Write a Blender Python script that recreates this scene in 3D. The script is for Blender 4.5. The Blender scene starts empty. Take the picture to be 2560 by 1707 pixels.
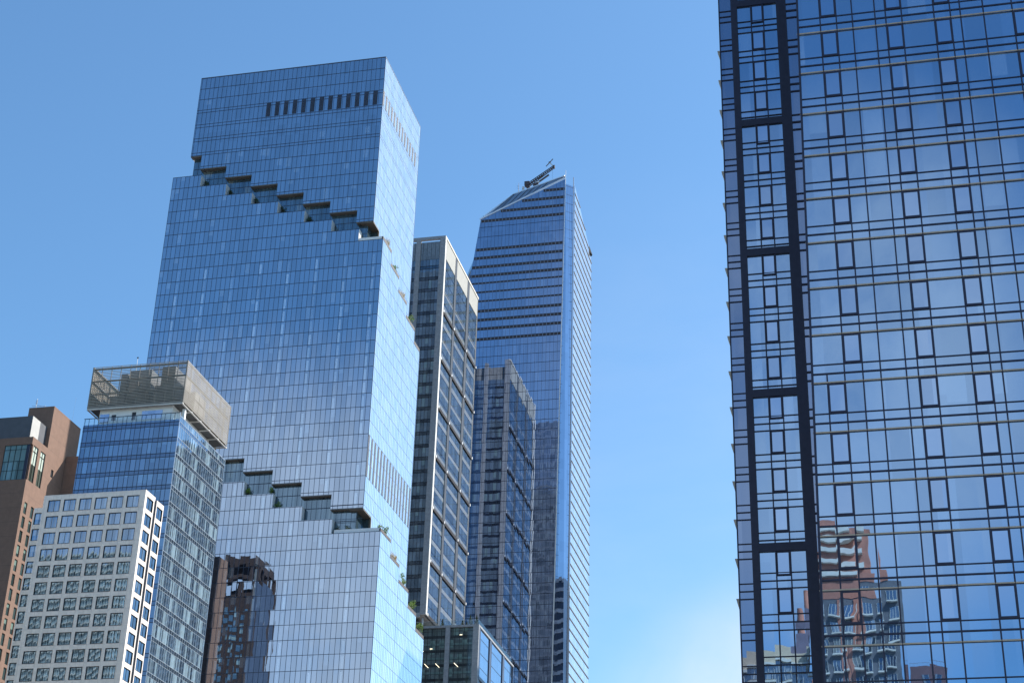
import bpy, math, random
from mathutils import Vector
R = math.radians
random.seed(7)
scene = bpy.context.scene
COL = scene.collection

# ------------------------------------------------------------------ camera
cam_d = bpy.data.cameras.new("camera")
cam = bpy.data.objects.new("camera", cam_d)
COL.objects.link(cam)
cam_d.sensor_width = 36.0
cam_d.lens = 36.0 * 4075.3 / 2560.0
cam_d.clip_start = 0.5
cam_d.clip_end = 12000
YAW, PIT, ROLL = 0.240407582, 0.46368395, 0.0316400626
fw = Vector((-math.sin(YAW) * math.cos(PIT), math.cos(YAW) * math.cos(PIT), math.sin(PIT)))
rt = Vector((math.cos(YAW), math.sin(YAW), 0))
up = rt.cross(fw)
r2 = rt * math.cos(ROLL) + up * math.sin(ROLL)
u2 = up * math.cos(ROLL) - rt * math.sin(ROLL)
from mathutils import Matrix
m = Matrix((r2, u2, -fw)).transposed().to_4x4()
m.translation = Vector((0, 0, 8))
cam.matrix_world = m
scene.camera = cam

# ------------------------------------------------------------------ sun, sky, exposure
SUN = Vector((1.486, 1.0, 1.548)).normalized()
sd = bpy.data.lights.new("sun", 'SUN')
sd.energy = 4.0
sd.angle = R(0.53)
sd.color = (1.0, 0.93, 0.84)
so = bpy.data.objects.new("sun", sd)
COL.objects.link(so)
so.rotation_euler = (-SUN).to_track_quat('-Z', 'Y').to_euler()
so.location = SUN * 900

scene.view_settings.view_transform = 'Standard'
scene.view_settings.look = 'None'
scene.view_settings.exposure = 0.92
scene.view_settings.gamma = 1.0
scene.render.engine = 'CYCLES'


class NT:
    """small helper round a node tree"""
    def __init__(s, tree):
        s.t = tree
        s.n = tree.nodes
        s.l = tree.links

    def new(s, typ, **kw):
        nd = s.n.new(typ)
        for k, v in kw.items():
            setattr(nd, k, v)
        return nd

    def put(s, sock, v):
        if v is None:
            return
        if hasattr(v, 'is_output') or isinstance(v, bpy.types.NodeSocket):
            s.l.new(v, sock)
        else:
            if hasattr(sock.default_value, '__len__') and not hasattr(v, '__len__'):
                v = (v, v, v)
            if hasattr(sock.default_value, '__len__') and len(sock.default_value) == 4 and len(v) == 3:
                v = tuple(v) + (1.0,)
            sock.default_value = v

    def m(s, op, a, b=None, c=None, clamp=False):
        nd = s.new('ShaderNodeMath', operation=op)
        nd.use_clamp = clamp
        s.put(nd.inputs[0], a)
        s.put(nd.inputs[1], b)
        s.put(nd.inputs[2], c)
        return nd.outputs[0]

    def v(s, op, a, b=None, sc=None):
        nd = s.new('ShaderNodeVectorMath', operation=op)
        s.put(nd.inputs[0], a)
        s.put(nd.inputs[1], b)
        if sc is not None:
            s.put(nd.inputs['Scale'], sc)
        return nd.outputs['Value'] if op in ('DOT_PRODUCT', 'LENGTH') else nd.outputs[0]

    def mix(s, f, a, b, blend='MIX'):
        nd = s.new('ShaderNodeMix', data_type='RGBA', blend_type=blend)
        s.put(nd.inputs[0], f)
        s.put(nd.inputs[6], a)
        s.put(nd.inputs[7], b)
        return nd.outputs[2]

    def smooth(s, x, lo, hi, a=0.0, b=1.0):
        nd = s.new('ShaderNodeMapRange', interpolation_type='SMOOTHSTEP')
        for i, q in enumerate((x, lo, hi, a, b)):
            s.put(nd.inputs[i], q)
        return nd.outputs[0]

    def noise(s, vec, scale, detail=3, rough=.5, col=False, dist=0.0):
        nd = s.new('ShaderNodeTexNoise')
        s.put(nd.inputs['Vector'], vec)
        nd.inputs['Scale'].default_value = scale
        nd.inputs['Detail'].default_value = detail
        nd.inputs['Roughness'].default_value = rough
        nd.inputs['Distortion'].default_value = dist
        return nd.outputs['Color' if col else 'Fac']

    def white(s, vec, col=False):
        nd = s.new('ShaderNodeTexWhiteNoise', noise_dimensions='3D')
        s.put(nd.inputs['Vector'], vec)
        return nd.outputs['Color' if col else 'Value']

    def comb(s, x, y, z):
        nd = s.new('ShaderNodeCombineXYZ')
        for i, q in enumerate((x, y, z)):
            s.put(nd.inputs[i], q)
        return nd.outputs[0]

    def sep(s, vec):
        nd = s.new('ShaderNodeSeparateXYZ')
        s.put(nd.inputs[0], vec)
        return nd.outputs


world = bpy.data.worlds.new("World")
scene.world = world
world.use_nodes = True
W = NT(world.node_tree)
W.n.clear()
sky = W.new('ShaderNodeTexSky', sky_type='NISHITA')
sky.sun_disc = False
sky.sun_elevation = math.asin(SUN.z)
sky.sun_rotation = math.atan2(SUN.x, SUN.y)
sky.altitude = 0
sky.air_density = 1.0
sky.dust_density = 0.8
sky.ozone_density = 3.0
tc = W.new('ShaderNodeTexCoord')
D = W.v('NORMALIZE', tc.outputs['Generated'])


def lobe(d, width):
    """soft patch of sky round one direction"""
    dd = Vector(d).normalized()
    dot = W.v('DOT_PRODUCT', D, tuple(dd))
    return W.smooth(dot, math.cos(R(width)), 1.0)


cl = W.noise(D, 3.2, 7, .58, dist=.6)
cl2 = W.noise(W.v('MULTIPLY', D, (1.0, 1.0, 2.6)), 5.5, 6, .6, dist=.4)
CLOUDS = W.new('ShaderNodeValue')
CLOUDS.outputs[0].default_value = 0.0
cloud = 0.0
for d, w_, amt, lo, hi in (
        ((-0.050, 0.95, 0.165), 9.5, 1.25, .18, .62),      # white bank low on the right of the towers
        ((-0.12, 0.92, 0.30), 16.0, .16, .0, 1.0),       # faint veil above it
        ((-0.03, -0.90, 0.42), 12.0, .70, .22, .65),      # thin cloud behind the viewer, seen in the right tower
        ((-0.36, -0.90, 0.25), 13.0, 1.0, .05, .60),
        ((-0.62, -0.70, 0.36), 16.0, .18, .30, .75)):
    k = W.m('MULTIPLY', lobe(d, w_), amt)
    k = W.m('MULTIPLY', k, W.smooth(cl if amt > .5 else cl2, lo, hi))
    cloud = W.m('ADD', k, cloud)
cloud = W.m('MINIMUM', cloud, 0.92)
skycol = W.mix(1.0, sky.outputs[0], (.77, 1.06, 1.16), 'MULTIPLY')
skycol = W.mix(cloud, skycol, (4.7, 5.1, 5.7))
bg = W.new('ShaderNodeBackground')
W.put(bg.inputs[0], skycol)
bg.inputs[1].default_value = 0.10
wo = W.new('ShaderNodeOutputWorld')
W.l.new(bg.outputs[0], wo.inputs[0])


# ------------------------------------------------------------------ materials
def new_mat(name):
    mt = bpy.data.materials.new(name)
    mt.use_nodes = True
    t = NT(mt.node_tree)
    t.n.clear()
    out = t.new('ShaderNodeOutputMaterial')
    return mt, t, out


def plain(name, col, rough=.6, metal=0.0, var=.12, scale=.6, streak=0.0, joints=None, emit=None):
    mt, t, out = new_mat(name)
    p = t.new('ShaderNodeBsdfPrincipled')
    geo = t.new('ShaderNodeNewGeometry')
    pos = geo.outputs['Position']
    n1 = t.noise(pos, scale, 5, .6)
    c = t.mix(t.smooth(n1, .3, .7), tuple(x * (1 - var) for x in col), tuple(min(1, x * (1 + var)) for x in col))
    if streak:
        n2 = t.noise(t.v('MULTIPLY', pos, (2.2, 2.2, .12)), 1.0, 4, .6)
        c = t.mix(t.m('MULTIPLY', t.smooth(n2, .5, .75), streak), c, tuple(x * .55 for x in col))
    if joints:
        (ju, jz, jw, jcol, u0, z0) = joints
        x, y, z = t.sep(pos)
        u = t.m('ADD', x, y)
        a = t.m('LESS_THAN', t.m('FRACT', t.m('DIVIDE', t.m('ADD', u, 5000 - u0), ju)), jw / ju)
        b = t.m('LESS_THAN', t.m('FRACT', t.m('DIVIDE', t.m('SUBTRACT', z, z0 - 900 * jz), jz)), jw / jz)
        c = t.mix(t.m('MAXIMUM', a, b), c, jcol)
    t.put(p.inputs['Base Color'], c)
    p.inputs['Roughness'].default_value = rough
    p.inputs['Metallic'].default_value = metal
    if emit:
        p.inputs['Emission Color'].default_value = tuple(emit[0]) + (1,)
        p.inputs['Emission Strength'].default_value = emit[1]
    bmp = t.new('ShaderNodeBump')
    bmp.inputs['Strength'].default_value = .15
    t.put(bmp.inputs['Height'], t.noise(pos, 3.0, 4, .6))
    t.l.new(bmp.outputs[0], p.inputs['Normal'])
    t.l.new(p.outputs[0], out.inputs[0])
    return mt


def glass(name, tint, dark=(.01, .014, .02), light=(.3, .34, .36), axis='x', cu=1.46, cv=4.13, u0=0., v0=0.,
          interior=.2, p_light=.0, vary=.10, tilt=.0035, wave=.003, wscale=.25, rough=.008, curtain=None, columns=None,
          bands=None, spandrel=None, lens=0.0):
    """coated curtain-wall glass: a tinted mirror with a dim interior behind it, every pane a little out of true"""
    mt, t, out = new_mat(name)
    geo = t.new('ShaderNodeNewGeometry')
    pos = geo.outputs['Position']
    x, y, z = t.sep(pos)
    u = x if axis == 'x' else y if axis == 'y' else t.m('ADD', x, y)
    uu = t.m('DIVIDE', t.m('SUBTRACT', u, u0), cu)
    vv = t.m('DIVIDE', t.m('SUBTRACT', z, v0), cv)
    iu, iv = t.m('FLOOR', uu), t.m('FLOOR', vv)
    fu, fv = t.m('FRACT', uu), t.m('FRACT', vv)
    cell = t.comb(iu, iv, 3.3)
    wn = t.new('ShaderNodeTexWhiteNoise', noise_dimensions='3D')
    t.put(wn.inputs['Vector'], cell)
    rnd, rcol = wn.outputs['Value'], wn.outputs['Color']
    # normal: pane tilt, pane waviness
    nrm = geo.outputs['Normal']
    dn = t.v('SCALE', t.v('SUBTRACT', rcol, (.5, .5, .5)), sc=2 * tilt)
    nz = t.noise(t.v('ADD', pos, t.v('SCALE', rcol, sc=40.)), wscale, 3, .5, col=True)
    dn2 = t.v('SCALE', t.v('SUBTRACT', nz, (.5, .5, .5)), sc=2 * wave)
    nn = t.v('ADD', t.v('ADD', nrm, dn), dn2)
    if lens:      # each pane slightly pillowed, as sealed double glazing is
        du = t.m('MULTIPLY', t.m('SUBTRACT', fu, .5), lens)
        dv = t.m('MULTIPLY', t.m('SUBTRACT', fv, .5), lens)
        nn = t.v('ADD', nn, t.comb(du if axis == 'x' else 0.0, du if axis == 'y' else 0.0, dv))
    nn = t.v('NORMALIZE', nn)
    # interior
    ic = t.mix(t.m('MULTIPLY', rnd, 1.0), dark, tuple(min(1, q * 2.2) for q in dark))
    lit = t.m('LESS_THAN', t.white(t.comb(iu, iv, 9.1)), p_light) if p_light else 0.0
    if p_light:
        drop = t.m('GREATER_THAN', fv, t.m('MULTIPLY', t.white(t.comb(iu, iv, 5.7)), .7))
        ic = t.mix(t.m('MULTIPLY', lit, t.m('MULTIPLY', drop, .8)), ic, light)
    if columns:   # pale columns behind the glass: pitch, offset, width, height share, colour, zmin, zmax
        pit, off, wd, hs, cc, zl, zh = columns
        a = t.m('LESS_THAN', t.m('FRACT', t.m('DIVIDE', t.m('ADD', u, 3000 * pit - off), pit)), wd / pit)
        b = t.m('LESS_THAN', fv, hs)
        c_ = t.m('MULTIPLY', t.m('GREATER_THAN', z, zl), t.m('LESS_THAN', z, zh))
        st = t.m('MULTIPLY', t.smooth(t.white(t.comb(t.m('FLOOR', t.m('DIVIDE', u, pit)), iv, 1.2)), .1, .9, .25, 1.0), 1.0)
        ic = t.mix(t.m('MULTIPLY', t.m('MULTIPLY', a, b), t.m('MULTIPLY', c_, st)), ic, cc)
    if curtain:   # groups of pale curtains: threshold, colour
        thr, cc, fine = curtain
        g = t.noise(t.comb(t.m('MULTIPLY', u, .42), t.m('MULTIPLY', iv, 7.3), 0.0), 1.0, 2, .5)
        s_ = t.white(t.comb(t.m('FLOOR', t.m('DIVIDE', u, fine)), iv, 2.0))
        on = t.m('MULTIPLY', t.smooth(g, thr, thr + .10), t.m('GREATER_THAN', s_, .22))
        cmix = t.mix(s_, tuple(q * .45 for q in cc), cc)
        ic = t.mix(on, ic, cmix)
    if bands:     # horizontal bands, floor plates and painted light stripes among them: list of (z0, pitch, height, colour, zmin, zmax)
        for (bz, bp, bh, bc, zl, zh) in bands:
            fr = t.m('FRACT', t.m('DIVIDE', t.m('SUBTRACT', z, bz - 60 * bp), bp))
            a = t.m('LESS_THAN', fr, bh / bp)
            a = t.m('MULTIPLY', a, t.m('MULTIPLY', t.m('GREATER_THAN', z, zl), t.m('LESS_THAN', z, zh)))
            ic = t.mix(a, ic, bc)
    if spandrel:  # opaque strip at the floor: (share from, share to, colour, extra tint)
        a = t.m('MULTIPLY', t.m('GREATER_THAN', fv, spandrel[0]), t.m('LESS_THAN', fv, spandrel[1]))
        ic = t.mix(a, ic, spandrel[2])
    df = t.new('ShaderNodeBsdfDiffuse')
    t.put(df.inputs['Color'], ic)
    gl = t.new('ShaderNodeBsdfPrincipled')
    tone = t.smooth(t.white(t.comb(iu, iv, 7.7)), 0., 1., 1 - vary, 1.0)
    tc_ = t.mix(1.0, tint, t.comb(tone, tone, tone), 'MULTIPLY')
    if spandrel:
        tc_ = t.mix(a, tc_, spandrel[3])
    t.put(gl.inputs['Base Color'], tc_)
    gl.inputs['Metallic'].default_value = 1.0
    gl.inputs['Roughness'].default_value = rough
    t.l.new(nn, gl.inputs['Normal'])
    mx = t.new('ShaderNodeMixShader')
    lw = t.new('ShaderNodeLayerWeight')
    lw.inputs[0].default_value = .5
    # interior shows less at grazing angles
    f5 = t.m('POWER', lw.outputs['Facing'], 3.0)
    t.put(mx.inputs[0], t.m('MULTIPLY', interior, t.m('SUBTRACT', 1.0, f5)))
    t.l.new(gl.outputs[0], mx.inputs[1])
    t.l.new(df.outputs[0], mx.inputs[2])
    t.l.new(mx.outputs[0], out.inputs[0])
    return mt


# ------------------------------------------------------------------ mesh helpers
CAM_SCALE = (1.0, 0.0)     # scale and lift that shrink a building toward the camera's position


class MB:
    def __init__(s):
        s.v = []
        s.f = []

    def box(s, x0, x1, y0, y1, z0, z1):
        if x1 < x0: x0, x1 = x1, x0
        if y1 < y0: y0, y1 = y1, y0
        if z1 < z0: z0, z1 = z1, z0
        n = len(s.v)
        s.v += [(x0, y0, z0), (x1, y0, z0), (x1, y1, z0), (x0, y1, z0), (x0, y0, z1), (x1, y0, z1), (x1, y1, z1), (x0, y1, z1)]
        s.f += [(n, n + 3, n + 2, n + 1), (n + 4, n + 5, n + 6, n + 7), (n, n + 1, n + 5, n + 4), (n + 1, n + 2, n + 6, n + 5),
                (n + 2, n + 3, n + 7, n + 6), (n + 3, n, n + 4, n + 7)]
        return s

    def poly(s, pts):
        n = len(s.v)
        s.v += [tuple(p) for p in pts]
        s.f.append(tuple(range(n, n + len(pts))))
        return s

    def prism(s, bottom, top):
        """closed solid between two loops with the same number of points"""
        n = len(s.v)
        k = len(bottom)
        s.v += [tuple(p) for p in bottom] + [tuple(p) for p in top]
        s.f.append(tuple(n + i for i in reversed(range(k))))
        s.f.append(tuple(n + k + i for i in range(k)))
        for i in range(k):
            j = (i + 1) % k
            s.f.append((n + i, n + j, n + k + j, n + k + i))
        return s

    def bar(s, a, b, w, h=None):
        """square bar from a to b"""
        a, b = Vector(a), Vector(b)
        h = h or w
        d = (b - a).normalized()
        up_ = Vector((0, 0, 1)) if abs(d.z) < .95 else Vector((0, 1, 0))
        sx = d.cross(up_).normalized() * (w / 2)
        sy = sx.cross(d).normalized() * (h / 2)
        return s.prism([a - sx - sy, a + sx - sy, a + sx + sy, a - sx + sy], [b - sx - sy, b + sx - sy, b + sx + sy, b - sx + sy])

    def tube(s, a, b, r0, r1, n=8):
        a, b = Vector(a), Vector(b)
        d = (b - a).normalized()
        up_ = Vector((0, 0, 1)) if abs(d.z) < .95 else Vector((0, 1, 0))
        sx = d.cross(up_).normalized()
        sy = sx.cross(d).normalized()
        ring = lambda c, r: [c + sx * (r * math.cos(6.2832 * i / n)) + sy * (r * math.sin(6.2832 * i / n)) for i in range(n)]
        return s.prism(ring(a, r0), ring(b, r1))

    def build(s, name, mat, parent=None):
        k, oz = CAM_SCALE
        if k != 1:
            s.v = [(p[0] * k, p[1] * k, p[2] * k + oz) for p in s.v]
        off = Vector((0, 0, 0))
        q = parent
        while q is not None:
            off += q.location
            q = q.parent
        me = bpy.data.meshes.new(name)
        me.from_pydata([(p[0] - off.x, p[1] - off.y, p[2] - off.z) for p in s.v], [], s.f)
        me.materials.append(mat)
        me.update()
        o = bpy.data.objects.new(name, me)
        COL.objects.link(o)
        if parent is not None:
            o.parent = parent
        return o


def tag(o, label, cat, group=None):
    o['label'] = label
    o['category'] = cat
    if group:
        o['group'] = group
    return o


def thing(name, loc, label, cat, group=None):
    o = bpy.data.objects.new(name, None)
    o.location = (loc[0] * CAM_SCALE[0], loc[1] * CAM_SCALE[0], loc[2] * CAM_SCALE[0] + CAM_SCALE[1])
    COL.objects.link(o)
    return tag(o, label, cat, group)


def struct(o):
    o['kind'] = 'structure'
    return o


def frange(a, b, st):
    out = []
    while a <= b + 1e-6:
        out.append(a)
        a += st
    return out
# ------------------------------------------------------------------ shared materials
M_MULL = plain('mullion_dark', (.040, .050, .08), .4, .3, .1)
M_MULLSIDE = plain('mullion_side', (.22, .25, .30), .35, .6, .1)
M_BRONZE = plain('bronze_panel', (.13, .105, .085), .5, .2, .15)
M_SOFFIT = plain('soffit_panel', (.16, .14, .12), .6, .0, .1)
M_ROOF = plain('roof_membrane', (.25, .25, .25), .9, .0, .15)
M_STONE = plain('grey_granite', (.30, .31, .33), .6, 0, .14, 1.4, .1, joints=(400., 2.03, .05, (.16, .165, .18), 0., 0.))
M_STEEL = plain('brushed_steel', (.55, .56, .58), .32, .85, .1)
M_GREYW = plain('grey_wall_panel', (.55, .55, .54), .6, 0, .08)
M_WHITE = plain('white_panel', (.78, .77, .76), .55, 0, .04)
M_DARKMET = plain('dark_metal', (.03, .032, .04), .45, .4, .1)

# ------------------------------------------------------------------ ground
g = MB()
g.poly([(-2500, -2500, 0), (2500, -2500, 0), (2500, 2500, 0), (-2500, 2500, 0)])
struct(g.build('ground', plain('asphalt', (.20, .19, .18), .9, 0, .2, .05)))

# ================================================================== STEPPED GLASS TOWER
SX, SY = -140.06, 394.36
sp = thing('glass_tower', (SX, SY, 0), 'tall blue glass office tower with planted terraces stepping round it like a staircase', 'skyscraper')
GF = glass('tower_glass_front', (.58, .70, .84), (.012, .02, .035), (.30, .36, .42), 'x', 1.4583, 4.13, -136.2, 247.3, .30, .05, .13,
           .004, .0032, .22, columns=(8.75, -138.9, .66, .80, (.80, .90, .95), 60, 243))
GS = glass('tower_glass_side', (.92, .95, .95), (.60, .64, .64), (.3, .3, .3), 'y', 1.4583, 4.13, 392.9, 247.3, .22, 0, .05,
           .0015, .0015, .25)  # whitened colour stands in for the bright light on this side
GREC = glass('terrace_glazing', (.26, .37, .47), (.05, .08, .10), (.32, .36, .34), 'x', 1.4583, 8.3, -136.2, 247.3, .45, .10, .25, .003, .003)
ULX = [-201.76, -198.06, -189.31, -180.56, -171.71, -162.96, -154.11, -145.36, SX]
UB = [284.3, 279.4, 275.25, 271.1, 266.95, 262.85, 258.75, 254.62]
ULINES = [313.9, 309.8, 305.7, 301.6, 300.6, 296.1, 295.0, 290.9, 289.8, 285.5, 284.5, 280.3, 276.15, 272.0, 267.9, 263.8, 259.7, 255.55]
YM, XM = 392.9, -136.2
MLX = [-206.0, -196.6, -187.9, -179.1, -170.3, -161.45, -152.55, -143.8, XM]
MT = [276.1, 272.0, 267.9, 263.8, 259.7, 255.5, 251.4, 247.3]
YL, XL = 392.0, -130.6
LLX = [-211.6, -206.4, -197.7, -188.8, -180.0, -170.9, -162.1, -153.3, -144.4, XL]
LT = [189.3, 185.2, 181.1, 177.0, 172.95, 168.85, 164.65, 160.5, 156.3]
MBX = [-206.0, -198.6, -189.8, -181.0, -172.1, -163.25, -154.4, -145.5, XM]
MBZ = [192.6, 188.5, 184.3, 180.2, 176.1, 171.95, 167.8, 163.55]
RY = 395.9          # recessed glazing behind the terraces
BACK = 433.8
MSY = [YM, 401.75, 410.6, 419.5, 429.0, 435.2]
MST = [247.3, 243.2, 239.1, 235.0, 230.9]
LSY = [YL, 401.75, 410.75, 420.4, 428.95, 437.6]
LST = [156.3, 152.2, 148.1, 144.0, 139.9]

# the skins: front (x-running) and side (y-running) panes are separate meshes so each has its own glass
f = MB()
s_ = MB()
rec = MB()
top = MB()
SK = .35
# upper front skin and its right side
for i in range(8):
    f.box(ULX[i], ULX[i + 1], SY, SY + SK, UB[i], 314)
s_.box(SX - SK, SX - .002, SY + SK, 400.2, UB[-1], 314)
s_.box(SX - SK, SX - .002, 400.2, BACK, 0, 314)
s_.box(ULX[0], ULX[0] + SK, SY + SK, BACK, UB[0], 314)
bk = MB(); bk.box(ULX[0], SX, BACK, BACK + SK, 200, 314)
# core behind terraces
rec.box(-201.0, -142.2, RY, RY + .3, 0, 300)
rec.box(-142.2 - .3, -142.2, RY + .3, 400.2, 0, 300)
rec.box(-142.2, SX - SK, 400.2, 400.5, 150, 300)
# middle block
for i in range(8):
    f.box(MLX[i], MLX[i + 1], YM, YM + SK, 200, MT[i])
for i in range(8):
    f.box(MBX[i], MBX[i + 1], YM, YM + SK, MBZ[i], 200)
for i in range(5):
    z0 = 163.55 if i == 0 else 0
    if i == 0:
        s_.box(XM - SK, XM - .002, MSY[0] + SK, 400.2, 163.55, MST[0])
        s_.box(XM - SK, XM - .002, 400.2, MSY[1], 0, MST[0])
    else:
        s_.box(XM - SK, XM - .002, MSY[i], MSY[i + 1], 0, MST[i])
bk.box(MLX[0], XM, 435.2, 435.5, 100, 230)
s_.box(MLX[0], MLX[0] + SK, YM + SK, 435.2, 190, 276)
# lower block
for i in range(9):
    f.box(LLX[i], LLX[i + 1], YL, YL + SK, 0, LT[i])
for i in range(5):
    s_.box(XL - SK, XL - .002, LSY[i] + (SK if i == 0 else 0), LSY[i + 1], 0, LST[i])
s_.box(LLX[0], LLX[0] + SK, YL + SK, 437.6, 0, 189)
bk.box(LLX[0], XL, 437.6, 437.9, 0, 139)
rec.box(-205.0, -138.3, 394.2, 394.5, 100, 200)
rec.box(-138.6, -138.3, 394.5, 400.2, 100, 163.4)
rec.box(-138.3, XM - SK, 400.2, 400.5, 100, 163.4)
f.build('front_glazing', GF, sp)
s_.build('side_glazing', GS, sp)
rec.build('terrace_glazing', GREC, sp)
GBK = glass('tower_glass_rear', (.30, .36, .46), (.09, .11, .14), (.3, .35, .4), 'x', 1.4583, 4.13, -136.2, 247.3, .6, .25, .4, .003, .003,
            bands=[(247.3, 4.13, 1.1, (.22, .25, .30), 0, 400)])
bk.build('rear_glazing', GBK, sp)
# roof slab
top.box(ULX[0] + SK, SX - SK, SY + SK, BACK, 311.5, 311.9)
top.build('roof', M_ROOF, sp)
# terrace decks (ledges) with soffit trim and bronze fascias
for i in range(8):
    d = MB()
    d.box(MLX[i] + .02, MLX[i + 1] - .02, YM + SK, RY, MT[i] - .9, MT[i] - .35)
    o = d.build('terrace', M_BRONZE, sp)
    t2 = MB()
    t2.box(ULX[i] + .03, ULX[i + 1] - .03, SY - .05, RY - .01, UB[i] - .22, UB[i] - .004)
    t2.build('soffit', M_SOFFIT, o)
    # wall at the step where the next lower terrace starts
    if i < 7:
        t3 = MB()
        t3.box(MLX[i + 1] - .35, MLX[i + 1] + .05, YM + .02, RY - .4, MT[i + 1] - .3, MT[i] - .02)
        t3.build('end_wall', M_GREYW, o)
for i in range(1, 9):
    d = MB()
    d.box(LLX[i] + .02, LLX[i + 1] - .02, YL + SK, 394.15, LT[i] - .9, LT[i] - .35)
    o = d.build('terrace', M_BRONZE, sp)
    j = i - 1
    t2 = MB()
    t2.box(MBX[j] + .03, MBX[j + 1] - .03, YM - .05, 394.15, MBZ[j] - .22, MBZ[j] - .004)
    t2.build('soffit', M_SOFFIT, o)
    if i < 8:
        t3 = MB()
        t3.box(LLX[i + 1] - .35, LLX[i + 1] + .05, YL + .02, 393.9, LT[i + 1] - .3, LT[i] - .02)
        t3.build('end_wall', M_GREYW, o)
# corner terrace parapets and side planters
for (xs, ys, tops, xin) in ((XM, MSY, MST, SX), (XL, LSY, LST, XM)):
    for i in range(5):
        d = MB()
        d.box(xs - .4, xs + .03, ys[i] + (.25 if i == 0 else .15), ys[i + 1] - .12, tops[i] + .01, tops[i] + .95)
        d.box(xin + .02, xs - .4, ys[i] + .15, ys[i + 1] - .12, tops[i] - .4, tops[i] + .02)
        d.build('planter', M_BRONZE, sp)
    c0 = MB()
    c0.box(xs - 13.2, xs - .02, ys[0] + .40, ys[0] + .55, tops[0] + .01, tops[0] + 1.15)
    c0.build('parapet', M_WHITE, sp)
for (x1, yb, zt, x0) in ((SX, 400.2, 254.6, -145.3), (XM, 400.2, 163.53, -145.5)):
    d = MB()
    d.box(x1 - 4, x1 + .05, 394.5 if x1 == SX else 393.1, yb, zt - .5, zt - .012)
    d.box(x1 - .5, x1 + .05, yb - .35, yb + .25, zt - 7.0, zt - .5)
    d.build('corner_soffit', M_BRONZE, sp)
# mullions, front
mf = MB()
PW = .085
def vert(mb, x, yp, z0, z1, w=PW, d=.06):
    mb.box(x - w / 2, x + w / 2, yp - d, yp - .003, z0, z1)
def horz(mb, x0, x1, yp, z, h=.10, d=.075):
    mb.box(x0, x1, yp - d, yp - .003, z - h / 2, z + h / 2)
def step_at(x, xs, zs):
    for i in range(len(zs)):
        if x <= xs[i + 1] + 1e-3:
            return zs[i]
    return zs[-1]
n = 43
for i in range(n):
    x = SX - 1.4583 * i
    if x < ULX[0]: break
    vert(mf, x - (.04 if i == 0 else 0), SY, min(step_at(x - .2, ULX, UB), step_at(x + .2, ULX, UB)) - .1, 314)
vert(mf, ULX[0] + .05, SY, UB[0], 314)
for z in ULINES:
    x0 = ULX[0]
    for i in range(8):
        if UB[i] < z:
            x0 = ULX[i]
            break
    # lines stop where the terrace openings start
    horz(mf, x0, SX, SY, z)
for i in range(48):
    x = XM - 1.4583 * i
    if x < MLX[0]: break
    vert(mf, x - (.04 if i == 0 else 0), YM, step_at(x, MBX, MBZ), max(step_at(x - .2, MLX, MT), step_at(x + .2, MLX, MT)))
vert(mf, MLX[0] + .05, YM, 192, MT[0])
z = 276.2
while z > 160:
    a = MLX[0]; b = XM
    for i in range(8):
        if MT[i] + .2 >= z: b = MLX[i + 1]
    for i in range(8):
        if MBZ[i] < z:
            a = MBX[i]
            break
    horz(mf, a, b, YM, z - .05)
    z -= 4.13
for i in range(8):
    horz(mf, MBX[i], MBX[i + 1], YM, MBZ[i] + .05)
    horz(mf, MBX[i], MBX[i + 1], YM, MBZ[i] + .95, .07)
    horz(mf, ULX[i], ULX[i + 1], SY, UB[i] + .05)
for i in range(56):
    x = XL - 1.4583 * i
    if x < LLX[0]: break
    vert(mf, x - (.04 if i == 0 else 0), YL, 60, max(step_at(x - .2, LLX, LT), step_at(x + .2, LLX, LT)))
z = 185.2
while z > 60:
    b = XL
    for i in range(9):
        if LT[i] + .3 >= z: b = LLX[i + 1]
    horz(mf, LLX[0], b, YL, z - .05)
    z -= 4.13
# recessed mullions
for x in frange(-201, -142, 1.4583):
    mf.box(x - .04, x + .04, RY - .06, RY - .003, 240, 286)
for x in frange(-204, -138.2, 1.4583):
    mf.box(x - .04, x + .04, 394.14, 394.197, 140, 195)
for k in range(12):
    z = 247.3 + 4.13 * k - 4.13 * 1
    mf.box(-201, -142.2, RY - .07, RY - .063, z + 4.05, z + 4.2)
    z = 156.3 + 4.13 * k - 4.13
    mf.box(-204, -138.3, 394.10, 394.135, z + 4.05, z + 4.2)
mf.build('front_mullions', M_MULL, sp)
# mullions, side (flat, grey)
ms = MB()
for (xp, ya, yb, z0, z1) in ((SX, SY, BACK, 231, 314),):
    y = ya
    while y < yb:
        ms.box(xp - .001, xp + .02, y - .035, y + .035, UB[-1] if y < 400 else z0, z1)
        y += 1.4583
for i in range(5):
    y = MSY[i]
    while y < MSY[i + 1] - .1:
        ms.box(XM - .001, XM + .02, y - .035, y + .035, 163.6 if y < 400 else 139, MST[i])
        y += 1.4583
    y = LSY[i]
    while y < LSY[i + 1] - .1:
        ms.box(XL - .001, XL + .02, y - .035, y + .035, 60, LST[i])
        y += 1.4583
for z in ULINES[:-1]:
    ms.box(SX - .001, SX + .03, SY, BACK, z - .05, z + .05)
z = 251.4
while z > 232:
    ms.box(SX - .001, SX + .03, 400.3, BACK, z - .05, z + .05)
    z -= 4.13
z = 247.2
while z > 60:
    for i in range(5):
        if MST[i] + .2 > z > 139:
            ms.box(XM - .001, XM + .03, MSY[i] if z > 163 or i else 400.3, MSY[i + 1], z - .05, z + .05)
        if LST[i] + .2 > z:
            ms.box(XL - .001, XL + .03, LSY[i], LSY[i + 1], z - .05, z + .05)
    z -= 4.13
ms.build('side_mullions', M_MULLSIDE, sp)
ed = MB()
ed.box(SX - .02, SX + .05, SY - .05, SY + .12, 254.6, 314)
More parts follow.
